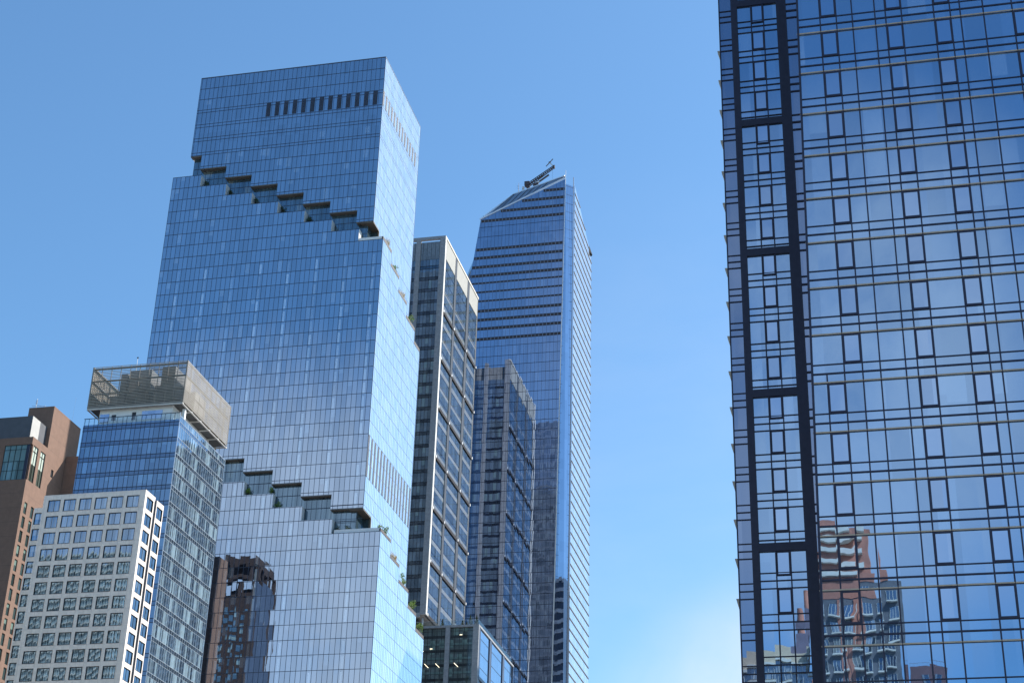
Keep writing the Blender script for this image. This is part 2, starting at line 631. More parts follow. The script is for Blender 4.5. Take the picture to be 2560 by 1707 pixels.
ed.box(XM - .02, XM + .05, YM - .05, YM + .12, 163.6, 247.3)
ed.box(XL - .02, XL + .05, YL - .05, YL + .12, 60, 156.3)
ed.box(ULX[0], SX, SY - .09, SY + .2, 313.95, 314.15)
ed.box(SX - .2, SX + .05, SY + .2, BACK, 313.95, 314.15)
ed.build('edge_trim', plain('edge_trim', (.12, .13, .16), .4, .5), sp)
# louvre vents
def vent_front(x0, x1, z0, z1, yp, parent, ns):
    b = MB()
    b.box(x0, x1, yp - .05, yp - .012, z0, z1)
    o = b.build('louvre_vent', M_DARKMET, parent)
    q = MB()
    for i in range(ns):
        z = z0 + (i + .5) * (z1 - z0) / ns
        q.box(x0 + .04, x1 - .04, yp - .12, yp - .052, z - .09, z + .07)
    q.build('slats', plain_slat, o)
def vent_side(y0, y1, z0, z1, xp, parent, ns):
    b = MB()
    b.box(xp + .008, xp + .03, y0, y1, z0, z1)
    o = b.build('louvre_vent', M_DARKMET, parent)
    q = MB()
    for i in range(ns):
        z = z0 + (i + .5) * (z1 - z0) / ns
        q.box(xp + .032, xp + .06, y0 + .04, y1 - .04, z - .10, z + .10)
    q.build('slats', plain_slat2, o)
plain_slat = plain('slat_blue_grey', (.07, .09, .14), .45, .4)
plain_slat2 = plain('slat_grey', (.24, .24, .26), .5, .2)
for i in range(13):
    x = SX - 1.67 - 2.9166 * i
    vent_front(x - 1.55, x - .12, 296.4, 301.45, SY, sp, 12)
for i in range(13):
    y = 394.45 + 2.9166 * i
    vent_side(y + .05, y + 1.35, 296.4, 301.5, SX, sp, 13)
for i in range(15):
    y = 393.0 + 2.88 * i
    vent_side(y + .05, y + 1.3, 173.0, 185.1, XM, sp, 26)

# terrace shrubs
def leafmat(name, c1, c2):
    mt, t, out = new_mat(name)
    p = t.new('ShaderNodeBsdfPrincipled')
    geo = t.new('ShaderNodeNewGeometry')
    r = geo.outputs['Random Per Island']
    t.put(p.inputs['Base Color'], t.mix(r, c1, c2))
    p.inputs['Roughness'].default_value = .6
    tr = t.new('ShaderNodeBsdfTranslucent')
    t.put(tr.inputs[0], t.mix(r, c1, c2))
    mx = t.new('ShaderNodeMixShader')
    mx.inputs[0].default_value = .35
    t.l.new(p.outputs[0], mx.inputs[1])
    t.l.new(tr.outputs[0], mx.inputs[2])
    t.l.new(mx.outputs[0], out.inputs[0])
    return mt
LEAF = leafmat('leaf_green', (.06, .13, .02), (.22, .34, .05))
LEAFD = leafmat('leaf_dark', (.015, .035, .012), (.05, .09, .03))
LEAFT = leafmat('leaf_tan', (.30, .22, .10), (.55, .45, .26))
M_BARK = plain('bark', (.09, .06, .04), .9, 0, .2, 3)
def shrub(x, y, z, h, r, label, mat=LEAF, n=260, name='shrub', shape='bush', leaf=.16, seed=0, cat='shrub', group='shrubs on the tower terraces'):
    rd = random.Random(seed * 31 + 5)
    o = thing(name, (x, y, z), label, cat, group)
    tr = MB()
    tr.tube((x, y, z), (x, y, z + h * .55), .09 * h / 3, .04 * h / 3, 6)
    for i in range(5):
        a = rd.uniform(0, 6.28)
        e = (x + math.cos(a) * r * .6, y + math.sin(a) * r * .6, z + h * rd.uniform(.5, .85))
        tr.tube((x, y, z + h * rd.uniform(.15, .5)), e, .03 * h / 3, .012 * h / 3, 5)
    tr.build('trunk', M_BARK, o)
    cr = MB()
    clumps = []
    for i in range(9):
        a = rd.uniform(0, 6.28)
        q = rd.uniform(0, .62) * r
        clumps.append((x + math.cos(a) * q, y + math.sin(a) * q, z + h * rd.uniform(.32, .85), r * rd.uniform(.3, .5)))
    for i in range(n):
        if shape == 'cone':
            t_ = rd.random() ** .8
            a = rd.uniform(0, 6.28)
            rr = r * (1 - t_) * rd.uniform(.4, 1.0) + .05
            c = Vector((x + math.cos(a) * rr, y + math.sin(a) * rr, z + h * (.08 + .92 * t_)))
        elif shape == 'grass':
            a = rd.uniform(0, 6.28)
            q = rd.uniform(0, r * .5)
            b0 = Vector((x + math.cos(a) * q * .5, y + math.sin(a) * q, z))
            e = b0 + Vector((math.cos(a) * r * .5, math.sin(a) * r * .8, h * rd.uniform(.5, 1)))
            wv = Vector((rd.uniform(-1, 1), rd.uniform(-1, 1), 0)).normalized() * leaf * .35
            cr.poly([b0 - wv, b0 + wv, e])
            continue
        else:
            k = rd.choice(clumps)
            d = Vector((rd.gauss(0, 1), rd.gauss(0, 1), rd.gauss(0, 1))).normalized() * k[3] * rd.uniform(.5, 1.05)
            c = Vector(k[:3]) + d
        u_ = Vector((rd.gauss(0, 1), rd.gauss(0, 1), rd.gauss(0, 1))).normalized()
        v_ = u_.orthogonal().normalized()
        l = leaf * rd.uniform(.7, 1.4)
        cr.poly([c - u_ * l, c + v_ * l * .5, c + u_ * l, c - v_ * l * .5])
    cr.build('crown', mat, o)
    return o
mid = "middle right terrace steps of the stepped glass tower"
shrub(-136.9, 398.6, 247.6, 3.2, 1.6, 'tan grasses on the highest right-side ledge, below the corner notch of the stepped tower', LEAFT, 240, 'terrace_grass', 'grass', .16, 1, 'plant')
shrub(-136.9, 407.8, 243.5, 3.4, 1.5, 'olive shrub on the second right-side ledge of the stepped tower, between two tan grass clumps', LEAF, 240, seed=2)
shrub(-136.9, 416.3, 239.4, 3.0, 1.5, 'sparse tan grasses on the third right-side ledge of the stepped tower', LEAFT, 240, 'terrace_grass', 'grass', .16, 3, 'plant')
shrub(-136.5, 424.0, 235.2, 3.6, 1.8, 'round bright green bush on the fourth ledge at the stepped tower upper right edge', LEAF, 320, seed=4)
shrub(-131.6, 394.3, 156.8, 2.4, .9, 'small thin shrub at the lower corner terrace of the stepped tower', LEAF, 200, seed=5)
shrub(-131.4, 398.6, 156.4, 3.8, 1.4, 'green leafy shrub on the parapet right of the lower corner terrace, below the striped vents', LEAF, 330, seed=6)
shrub(-131.4, 407.6, 152.6, 3.2, 1.4, 'dry tan grasses on the lower right-side ledge, just left of the tallest lime green tree', LEAFT, 260, 'terrace_grass', 'grass', .16, 7, 'plant')
shrub(-131.3, 417.6, 147.8, 5.4, 1.7, 'tallest lime green small tree on the lower right-side ledges of the stepped tower', LEAF, 480, 'terrace_tree', seed=8, cat='tree')
shrub(-131.3, 426.5, 144.2, 3.8, 1.8, 'dense rounded green bush on the ledge below the tallest lime green tree', LEAF, 460, seed=9)
shrub(-131.2, 434.4, 140.2, 4.6, 1.6, 'leafy green shrub on the lowest right-side ledge, in front of the stone framed podium', LEAF, 420, seed=10)
for i, (x, z, lab) in enumerate((
        (-197.6, 272.0, 'dark bush on the topmost notch terrace at the left shoulder of the stepped tower'),
        (-195.2, 272.0, 'dark shrub at the left end of the first recessed terrace from the upper left'),
        (-186.9, 267.9, 'dark shrub at the left end of the second recessed terrace from the upper left'),
        (-178.0, 263.8, 'dark shrub at the left end of the third recessed terrace from the upper left'),
        (-169.2, 259.7, 'large dark shrub at the left end of the fourth recessed terrace from the upper left'),
        (-160.3, 255.5, 'dark shrub at the left end of the fifth recessed terrace from the upper left'),
        (-138.9, 247.5, 'low dark bush on the pale corner terrace below the upper staircase of terraces'))):
    shrub(x, 394.7 if i else 395, z - .3, 3.4 if i != 6 else 1.7, 1.3, lab, LEAFD if i != 6 else LEAF, 260, seed=20 + i)
for i, (x, z, lab) in enumerate((
        (-169.9, 168.85, 'olive shrub at the left end of the leftmost visible lower-staircase terrace'),
        (-163.3, 168.85, 'trailing olive plant at the right end of the leftmost visible lower-staircase terrace'),
        (-161.0, 164.65, 'tall green shrub at the left of the lower-staircase terrace with the green lawn'),
        (-140.5, 156.3, 'dark low shrub in the middle of the lower corner terrace parapet'),
        (-143.2, 156.3, 'small dark shrub at the left end of the lower corner terrace'))):
    shrub(x, 393.3, z - .3, 2.9, 1.3, lab, LEAFD if i > 2 else LEAF, 240, seed=40 + i)

# ================================================================== STONE FRAMED TOWER AND ITS PODIUM
KX, KY = -143.34, 481.22
st = thing('stone_tower', (KX, KY, 0), 'dark glass tower framed by grey granite piers, beside the stepped tower', 'skyscraper')
G50F = glass('granite_tower_front_glass', (.34, .44, .54), (.11, .145, .18), (.30, .42, .44), 'x', 1.2, 4.55, KX - .8, 160.0, .62, .10, .3, .003, .003,
             bands=[(160.0, 4.55, 1.15, (.03, .035, .045), 0, 291)])
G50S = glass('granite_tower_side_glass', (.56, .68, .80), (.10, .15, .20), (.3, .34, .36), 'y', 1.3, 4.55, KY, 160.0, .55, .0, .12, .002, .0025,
             bands=[(161.6, 6.1, 1.7, (.58, .64, .66), 166, 281), (160.2, 4.55, .35, (.01, .012, .02), 160, 290)])  # wide pale bands are light stripes painted into the glass colour
M_SCREEN = plain('ribbed_metal_screen', (.36, .37, .36), .30, .9, .18, 1.2, .25)
M_SCREENR = plain('ribbed_metal_screen_pale', (.34, .335, .31), .8, .0, .06, .8, .1)
b = MB(); b.box(KX - 66, KX - .5, KY + .7, KY + 1.0, 161.4, 291)
b.build('front_glazing', G50F, st)
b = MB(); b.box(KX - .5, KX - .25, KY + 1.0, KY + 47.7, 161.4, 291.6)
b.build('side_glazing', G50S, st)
b = MB(); b.box(KX - 66, KX - .5, KY + 47.2, KY + 47.5, 161.4, 291.5)
b.build('rear_glazing', G50F, st)
b = MB(); b.box(KX - 65.9, KX - 1.2, KY + 1.5, KY + 46.8, 161.6, 297.5)
b.build('roof', M_ROOF, st)
M_BELT = plain('belt_dark', (.022, .022, .028), .95, 0)
fr = MB()
fr.box(KX - 2.0, KX - .12, KY, KY + 1.0, 161.3, 300)
fr.box(KX - 2.0, KX - .12, KY + 46.9, KY + 47.8, 161.3, 300)
fr.build('corner_pier', M_STONE, st)
ce = MB()
ce.box(KX - .12, KX + .06, KY + .02, KY + 1.35, 161.3, 300)
ce.build('sunlit_edge', plain('sunlit_stone_edge', (.74, .70, .64), .5, 0, .05), st)  # sunlit side of the granite corner pier, painted as a paler strip
x = KX - 9.15
while x > KX - 66:
    q = MB()
    q.box(x - 1.6, x, KY, KY + 1.0, 161.3, 298.9)
    q.box(x - 1.6, x, KY + 46.9, KY + 47.8, 161.3, 298.9)
    q.build('pier', M_STONE, st)
    x -= 8.8
q = MB(); q.box(KX - 66, KX - 2.0, KY - .02, KY + 1.0, 298.9, 300.02)
q.box(KX - 66, KX - 2.0, KY - .02, KY + 1.0, 160.6, 161.9)
q.build('lintel', M_STONE, st)
q = MB(); q.box(KX - 66, KX - 2.0, KY + .62, KY + .9, 291.05, 298.2)
q.build('metal_screen', M_SCREEN, st)
q = MB()
for i in range(42):
    q.box(KX - 2.3 - i * 1.5, KX - 2.2 - i * 1.5, KY + .55, KY + .615, 291.1, 298.2)
for i in range(24):
    q.box(KX - 66, KX - 2.0, KY + .585, KY + .612, 291.2 + i * .3, 291.25 + i * .3)
q.build('screen_ribs', M_DARKMET, st)
q = MB()
for i in range(54):
    x = KX - 2.1 - i * 1.2
    q.box(x - .04, x + .04, KY + .62, KY + .695, 161.9, 291)
for z in frange(164.5, 290, 4.55):
    q.box(KX - 66, KX - 2, KY + .60, KY + .615, z - .08, z + .06)
    q.box(KX - 66, KX - 2, KY + .60, KY + .615, z + 1.1, z + 1.2)
q.build('front_mullions', M_DARKMET, st)
# side: screens, piers, beams
q = MB()
for (a, c) in ((1.9, 14.4), (16.9, 31.9), (34.9, 47.3)):
    q.box(KX - .25, KX - .10, KY + a, KY + c, 291.6, 299.0)
q.build('side_screen', M_SCREENR, st)
q = MB()
for (a, c) in ((1.5, 2.0), (14.5, 16.8), (32.0, 34.8), (47.3, 47.75)):
    q.box(KX - .24, KX - .03, KY + a, KY + c, 161.3, 299.3)
q.build('side_piers', plain('dark_metal_pier', (.06, .075, .10), .95, 0, .1), st)  # piers of dark grey metal
q = MB()
q.box(KX - .5, KX + .1, KY + 1.35, KY + 47.9, 299.3, 300)
q.build('coping', plain('pale_coping', (.70, .66, .58), .5, 0, .05), st)
for z in (270.45, 252.2, 234.0, 215.9, 197.7, 179.4, 161.5):
    q = MB()
    q.box(KX - .02, KX + .12, KY + 1.4, KY + 47.6, z - .55, z + .55)
    o = q.build('belt_beam', M_BELT, st)
    for y in (1.6, 15.6, 33.4, 47.4):
        q = MB()
        q.box(KX + .125, KX + .3, KY + y - .35, KY + y + .35, z - .35, z + .5)
        q.build('bracket', M_WHITE, o)
q = MB()
for y in frange(KY + 2, KY + 47, 1.3):
    q.box(KX - .245, KX - .20, y - .035, y + .035, 161.5, 291.5)
q.build('side_mullions', M_DARKMET, st)
# recessed neck
q = MB(); q.box(KX - 60, KX - 3.5, KY + 3, KY + 44, 150, 160.6)
q.build('neck', glass('neck_glass', (.10, .12, .15), (.02, .025, .03), axis='x', interior=.5), st)
for i in range(5):
    q = MB()
    q.box(KX - 1.6 - i * 13, KX - 1.2 - i * 13, KY + 1.2, KY + 1.7, 153, 160.6)
    q.build('column', M_STEEL, st)
# podium
PX, PY = -122.88, 470.41
GPF = glass('podium_front_glass', (.20, .26, .28), (.08, .10, .10), (.24, .36, .33), 'x', 1.45, 4.45, PX - .9, 154 - 4.45 * 12, .72, .22, .3, .003, .003,
            bands=[(154 - 4.45 * 11 - 1.7, 4.45, .75, (.16, .24, .23), 0, 151.5), (154 - 4.45 * 11 - 3.9, 4.45, .9, (.03, .035, .04), 0, 151.5)])
GPS = glass('podium_side_glass', (.62, .72, .88), (.02, .03, .03), (.3, .34, .36), 'y', 1.3, 4.45, PY, 154, .12, .0, .06, .002, .002)
q = MB(); q.box(PX - 62, PX - .5, PY + .8, PY + 1.1, 0, 153.3)
q.build('podium_front_glazing', GPF, st)
q = MB(); q.box(PX - .5, PX - .3, PY + 1.1, PY + 47.3, 0, 153.4)
q.build('podium_side_glazing', GPS, st)
q = MB(); q.box(PX - 62, PX, PY - .01, PY + 1.1, 153.32, 154.0)
q.box(PX - .6, PX + .06, PY + 1.1, PY + 47.4, 153.4, 154.0)
q.build('podium_lintel', M_STONE, st)
q = MB(); q.box(PX - 62, PX - .6, PY + 1.1, PY + 47, 153.0, 153.35)
q.build('podium_roof', M_ROOF, st)
for (a, c) in ((1.87, 0), (10.6, 9.2), (19.6, 18.2), (28.6, 27.2)):
    q = MB()
    q.box(PX - a, PX - c, PY, PY + .85, 0, 153.32)
    q.build('podium_pier', M_STONE, st)
q = MB()
for (a, c) in ((1.2, 2.6), (14.6, 17.1), (32.2, 34.6), (46.9, 47.4)):
    q.box(PX - .29, PX - .05, PY + a, PY + c, 0, 153.3)
q.box(PX - .28, PX + .1, PY + 1.2, PY + 47.3, 137.4, 138.4)
q.build('podium_side_piers', plain_slat, st)
q = MB()
for i in range(30):
    x = PX - 1.9 - i * 1.45
    q.box(x - .05, x + .05, PY + .70, PY + .795, 60, 153.3)
for i in range(20):
    z = 154 - 4.45 * i
    q.box(PX - 62, PX - 1.9, PY + .68, PY + .695, z - 1.75, z - 1.65)
    q.box(PX - .295, PX - .24, PY + 2.6, PY + 46.9, z - 3.7, z - 3.6)
for y in frange(PY + 2.6, PY + 46.9, 1.3):
    q.box(PX - .296, PX - .26, y - .02, y + .02, 60, 153.3)
q.build('podium_mullions', M_DARKMET, st)
lamp = plain('ceiling_lamp', (.9, .85, .7), .5, emit=((1, .85, .6), 2.2))
q = MB()
for (x, z) in ((-17, 142.3), (-13.5, 142.3), (-7.6, 142.3)):
    q.bar((PX - x - 1.6 if False else PX + x, PY + .66, z), (PX + x + 1.3, PY + .66, z - 1.25), .09)
for (x, z) in ((-15.5, 146.9), (-6.2, 151.0), (-18.3, 146.2)):
    q.box(PX + x, PX + x + .8, PY + .62, PY + .67, z, z + .1)
q.build('ceiling_lamps', lamp, st)
GBAL = None
mt, t, out = new_mat('clear_glass')
gl = t.new('ShaderNodeBsdfGlossy'); gl.inputs['Roughness'].default_value = .02
tp = t.new('ShaderNodeBsdfTransparent'); tp.inputs[0].default_value = (.90, .96, .98, 1)
fr_ = t.new('ShaderNodeFresnel'); fr_.inputs[0].default_value = 1.6
mx = t.new('ShaderNodeMixShader')
t.l.new(fr_.outputs[0], mx.inputs[0]); t.l.new(tp.outputs[0], mx.inputs[1]); t.l.new(gl.outputs[0], mx.inputs[2])
t.l.new(mx.outputs[0], out.inputs[0])
M_CLEAR = mt
q = MB(); q.box(PX - .28, PX - .22, PY + .1, PY + 47.2, 154.0, 155.6)
q.box(PX - 30, PX - .3, PY + .12, PY + .17, 154.0, 155.4)
q.build('terrace_balustrade', M_CLEAR, st)
q = MB(); q.box(PX - 30, PX - .2, PY + .10, PY + .19, 155.4, 155.47)
q.build('terrace_handrail', M_STEEL, st)
for i, (dx, h, r, lab) in enumerate((
        (-12.3, 3.2, .8, 'leftmost narrow dark conifer on the podium terrace, near the corner of the stone framed tower'),
        (-5.9, 2.6, .8, 'small dark conifer on the podium terrace, left one of the right-hand group'),
        (-4.5, 2.2, .5, 'thinnest and shortest dark conifer on the podium terrace, between two wider ones'),
        (-3.4, 4.2, 1.0, 'tallest dark conifer on the podium terrace'),
        (-1.4, 4.0, .9, 'rightmost dark conifer on the podium terrace, beside the glass balustrade corner'))):
    shrub(PX + dx, PY + 2.2, 153.4, h, r, lab, LEAFD, 420, 'conifer', 'cone', .15, 60 + i, 'conifer', 'conifers on the podium terrace')

# ================================================================== SLANTED TOP TOWER
TX, TY = -115.5, 556.0
sl = thing('slanted_tower', (TX, TY, 0), 'tallest far tower with dark blue glass, slanted pointed top and ruled pale right side', 'skyscraper')
G30F = glass('slanted_tower_front_glass', (.42, .51, .68), (.03, .04, .06), (.25, .32, .42), 'x', 1.49, 4.07, -116.2, 288.4, .20, .05, .12, .0022, .0045, .16, lens=.006)
G30C = glass('slanted_tower_corner_glass', (.50, .58, .72), (.02, .03, .05), (.25, .3, .35), 'x', 1.0, 4.07, -116.2, 288.4, .10, 0, .08, .003, .004, .2)
G30S = glass('slanted_tower_side_glass', (.92, .95, 1.0), (.5, .5, .5), (.3, .3, .3), 'y', 1.49, 4.07, TY, 288.4, .25, 0, .05, .0015, .0015)  # bright grazing sky reflection painted into the pale tint and interior colour
def XR(z):      # right edge of the front leans
    return -117.75 + (z - 182) * (1.85 / 182.)
def XLf(z):
    pts = [(0, -166), (250, -161), (322, -155.1), (334, -153.3), (351.5, -151.1), (372, -151.1)]
    for i in range(len(pts) - 1):
        if pts[i][0] <= z <= pts[i + 1][0]:
            k = (z - pts[i][0]) / (pts[i + 1][0] - pts[i][0])
            return pts[i][1] + k * (pts[i + 1][1] - pts[i][1])
    return pts[-1][1]
ZA, ZC = 351.5, 367.0
def roofz(x):   # sloping top edge of the front face
    return ZA + (ZC - ZA) * (x - (-151.1)) / (XR(367) - (-151.1))
q = MB()
lo = [(XLf(0), TY, 0), (XLf(250), TY, 250), (XLf(322), TY, 322), (XLf(334), TY, 334), (-151.1, TY, ZA), (XR(367), TY, ZC), (XR(0), TY, 0)]
q.prism([(p[0], p[1], p[2]) for p in lo], [(p[0], p[1] + .4, p[2]) for p in lo])
q.build('front_glazing', G30F, sl)
CX, CY = -113.15, 558.4
CXB = -113.4
q = MB()
q.prism([(XR(0) + .3, TY + .02, 0), (XR(367) + .3, TY + .02, 364.6), (CX, CY, 364.6), (CXB, CY + 1.6, 0)],
        [(XR(0) + .1, TY + .4, 0), (XR(367) + .1, TY + .4, 364.6), (CX - .3, CY + .3, 364.6), (CXB - .3, CY + 1.9, 0)])
q.build('corner_glazing', G30C, sl)
q = MB()
q.prism([(XR(0) - .15, TY - .25, 0), (XR(0) + .35, TY - .25, 0), (XR(0) + .35, TY + .3, 0), (XR(0) - .15, TY + .3, 0)],
        [(XR(370) - .05, TY - .15, 371), (XR(370) + .1, TY - .15, 371), (XR(370) + .1, TY + .1, 371), (XR(370) - .05, TY + .1, 371)])
q.build('corner_fin', plain('fin_pale', (.80, .76, .72), .35, .4, .05), sl)
q = MB()
q.prism([(CXB - .05, CY + 1.5, 0), (CXB + .6, CY + 1.5, 0), (CXB + .6, CY + 2.3, 0), (CXB - .05, CY + 2.3, 0)],
        [(CX + .0, CY, 369), (CX + .25, CY, 369), (CX + .25, CY + .3, 369), (CX, CY + .3, 369)])
q.build('corner_fin', plain('fin_grey', (.36, .35, .38), .4, .5, .05), sl)
# right side
RX = -112.45
q = MB()
side = [(RX, CY + .5, 0), (RX, CY + .5, 365.0), (RX, 592.3, 353.5), (RX, 595.6, 352), (RX, 596.2, 0)]
q.prism(side, [(p[0] - .3, p[1], p[2]) for p in side])
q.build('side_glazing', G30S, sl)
q = MB()
z = 361.5
zs = []
while z > 60:
    y1 = 596.4
    if z > 352.6:
        y1 = 558.9 + (365.0 - z) / (365.0 - 353.5) * 33.4 + 1.2
    q.box(RX - .02, RX + .16, CY + .4, y1, z - .32, z + .12)
    z -= 4.07
q.build('side_fins', plain('side_fin_dark', (.085, .07, .06), .5, .3, .1), sl)
q = MB()
q.box(RX + .002, RX + .02, CY + .6, 596.1, 140.0, 147.0)
for y in frange(559.5, 596, 1.49):
    q.box(RX + .001, RX + .03, y - .02, y + .02, 60, 352 if y > 580 else 357)
q.build('side_mullions', plain('pale_side_mullion', (.6, .62, .64), .5, .3), sl)
# observation deck tip on the far right edge
q = MB()
q.prism([(-112.4, 590.5, 352.1), (-111.6, 594.0, 352.1), (-112.4, 595.5, 352.1)], [(-112.4, 590.8, 355.0), (-112.0, 592.5, 353.4), (-112.4, 593.5, 354.4)])
q.build('deck_tip', plain('deck_dark', (.012, .012, .014), .95), sl)
# left viewing deck
q = MB()
q.prism([(-158.0, TY + 6, 325.5), (-154.4, TY + .1, 326.0), (-154.0, TY + 10, 326.0)], [(-158.0, TY + 6, 326.0), (-153.9, TY + .1, 329.4), (-153.5, TY + 10, 327.6)])
q.build('viewing_deck', plain('deck_underside', (.16, .13, .12), .6, .2), sl)
q = MB()
q.prism([(-158.1, TY + 6, 326.2), (-154.1, TY + .12, 328.6), (-153.9, TY + .12, 328.7), (-157.9, TY + 6.1, 326.2)],
        [(-157.6, TY + 6, 329.5), (-153.3, TY + .12, 333.2), (-153.1, TY + .12, 333.2), (-157.4, TY + 6.1, 329.5)])
q.build('deck_balustrade', M_CLEAR, sl)
# roof facet
KA, KB, KC = Vector((-151.1, TY + .1, ZA)), Vector((-141.0, TY + 14, 371.0)), Vector((-116.3, TY + .3, 368.4))
q = MB()
q.prism([KA, KC, KB], [KA + Vector((0, .8, -.2)), KC + Vector((0, .8, -.2)), KB + Vector((0, .8, -.4))])
q.build('roof_facet', plain('roof_facet_dark', (.16, .20, .27), .35, .5, .25, .9), sl)
rim = plain('roof_rim', (.72, .75, .80), .35, .5, .05)
q = MB()
q.bar(KA + Vector((-.3, -.2, 0)), KC + Vector((0, -.2, -.9)), .35, .55)
q.bar(KA + Vector((-.3, -.1, .1)), KB, .35, .5)
q.bar(KB, KC + Vector((0, 0, .4)), .35, .5)
q.build('roof_rim', rim, sl)
q = MB()
K2 = KB + Vector((.2, 1.5, 1.3))
q.prism([KA + Vector((0, .9, .1)), KB + Vector((-.2, .9, .1)), KC + Vector((0, .9, .2))],
        [KA + Vector((.2, 1.2, .4)), K2, KC + Vector((0, 1.2, 1.1))])
q.build('roof_edge', plain('roof_edge_blue', (.28, .33, .42), .4, .5, .1), sl)
q = MB()
for k in range(7):
    a = KA.lerp(KC, .12 + .1 * k); c = KB.lerp(KC, max(0, -.1 + .13 * k))
    q.bar(a + Vector((0, -.15, .1)), c + Vector((0, -.15, -.1)), .14, .14)
q.build('facet_ribs', M_DARKMET, sl)
# mullions and louvre bands
q = MB()
i = 0
x = -116.6
while x > -166:
    zt = roofz(x) if x > -151.1 else ZA
    while zt > 60 and XLf(zt) > x:
        zt -= 1.0
    dx = 0.0
    q.box(x - .035, x + .035, TY - .045, TY - .003, 60, zt - .15)
    x -= 1.49
floors = [(362.9, 1), (359.0, 1), (355.1, 1), (351.0, 1), (347.5, 0), (342.9, 0), (337.6, 1), (333.7, 1), (329.5, 1), (325.5, 1), (321.8, 2), (317.7, 2), (313.6, 2),
          (309.4, 1), (305.4, 1), (301.4, 1), (296.8, 1), (292.7, 0), (288.4, 0)]
z = 284.35
while z > 60:
    floors.append((z, 0)); z -= 4.06
lv = []
for (z, kd) in floors:
    x0 = XLf(z)
    if z > ZA:
        x0 = -151.1 + (z - ZA) / (ZC - ZA) * (XR(367) + 151.1)
    x1 = XR(z) - .3
    q.box(x0 + .1, x1, TY - .07, TY - .048, z - .07, z + .07)
    if kd:
        lv.append((x0, x1, z, 1.15 if kd == 1 else .65))
q.build('front_mullions', plain('slanted_mullion', (.02, .025, .05), .4, .3), sl)
ml = plain('louvre_brown', (.045, .035, .04), .6, .2, .3, 1.5)
mp = plain('louvre_post', (.22, .24, .30), .5, .4)
pst = MB()
for (x0, x1, z, h) in lv:
    q = MB(); q.box(x0 + .15, x1, TY - .040, TY - .006, z - .05 - h, z - .05)
    q.build('louvre_band', ml, sl)
    x = -116.6
    while x > x0 + .2:
        if x < x1:
            pst.box(x - .12, x + .12, TY - .10, TY - .073, z - h - .05, z - .05)
        x -= 1.49
pst.build('louvre_posts', mp, sl)
q = MB()
for z in frange(63.3, 364, 4.06):
    k = z / 365.
    A = Vector((XR(z) + .3, TY - .05, z)); B = Vector((CXB + k * (CX - CXB), CY + 1.55 - k * 1.6, z))
    q.bar(A, B, .06, .10)
for k in (.27, .60, .85):
    q.bar(Vector((XR(0) + .3, TY - .03, 0)).lerp(Vector((CXB, CY + 1.5, 0)), k), Vector((XR(364) + .3, TY - .03, 364.3)).lerp(Vector((CX, CY - .05, 364.3)), k), .06, .06)
q.build('corner_mullions', M_MULL, sl)
# maintenance crane on the roof
cr = thing('maintenance_crane', (-133.6, 570, 372.5), 'dark building maintenance crane with folded lattice arm parked on the slanted tower roof', 'crane')
mc = plain('crane_paint', (.07, .055, .06), .5, .3, .25, 2)
mw = plain('crane_pale', (.62, .60, .58), .4, .2, .1)
q = MB(); q.box(-136.3, -134.2, 569, 571, 374.3, 376.2); q.box(-135.6, -134.0, 569.2, 570.8, 373.4, 374.4)
q.build('counterweight', mc, cr)
q = MB()
a = Vector((-134.9, 570, 374.7)); e = Vector((-124.2, 570, 382.4))
for off in (Vector((-.25, 0, .55)), Vector((.4, 0, -.45))):
    for dy in (-.5, .5):
        q.bar(a + off + Vector((0, dy, 0)), e + off * .45 + Vector((0, dy, 0)), .28)
for k in range(13):
    p0 = a.lerp(e, k / 13.); p1 = a.lerp(e, (k + 1) / 13.)
    s0 = 1 - .55 * k / 13.
    q.bar(p0 + Vector((-.25, 0, .55)) * s0, p1 + Vector((.4, 0, -.45)) * s0, .14)
    q.bar(p0 + Vector((-.25, 0, .55)) * s0, p0 + Vector((.4, 0, -.45)) * s0, .34)
q.build('boom', mc, cr)
q = MB(); q.bar((-131.6, 570, 374.9), (-126.0, 570, 378.9), .5, .6)
q.bar((-131.6, 570, 375.7), (-128.4, 570, 379.2), .3)
q.build('luffing_strut', mc, cr)
q = MB(); q.box(-132.6, -130.3, 569.2, 570.8, 373.9, 375.0); q.tube((-131.5, 570, 371.5), (-131.5, 570, 374), .8, .7, 10)
q.build('turntable', mc, cr)
q = MB(); q.box(-131.3, -129.9, 569.0, 569.2, 375.05, 375.5)
q.build('cab_panel', mw, cr)
q = MB(); q.bar((-124.1, 570, 382.9), (-125.8, 570, 384.9), .34)
q.build('jib_arm', mw, cr)
q = MB(); q.box(-124.3, -123.5, 569.5, 570.5, 381.9, 383.2)
q.build('boom_head', mc, cr)
q = MB(); q.bar((-127.3, 570, 383.2), (-124.4, 570, 386.6), .24, .3); q.bar((-126.2, 570, 384.9), (-125.4, 570, 385.2), .5)
q.build('spreader_bar', mc, cr)
q = MB(); q.bar((-124.45, 570, 382.0), (-124.5, 570, 371), .05)
q.build('hoist_cable', M_DARKMET, cr)
an = thing('antenna_mast', (-138.95, 570, 371.5), 'thin whip antenna mast on the slanted tower roof, left of the crane', 'antenna')
q = MB(); q.tube((-138.95, 570, 371.5), (-138.98, 570, 376.4), .12, .05, 6)
q.build('mast', M_DARKMET, an)
q = MB()
for z in (373.6, 374.4, 375.0):
    q.bar((-139.7, 570, z), (-138.9, 570, z), .06)
q.build('side_arms', M_DARKMET, an)
tk = MB(); tk.tube((-136.95, 570, 371.5), (-136.95, 570, 374.0), .55, .55, 14); tk.tube((-136.95, 570, 374.0), (-136.95, 570, 374.2), .4, .3, 14)
tag(tk.build('roof_vent', mw), 'small white round vent on the slanted tower roof, between the antenna and the crane', 'vent')

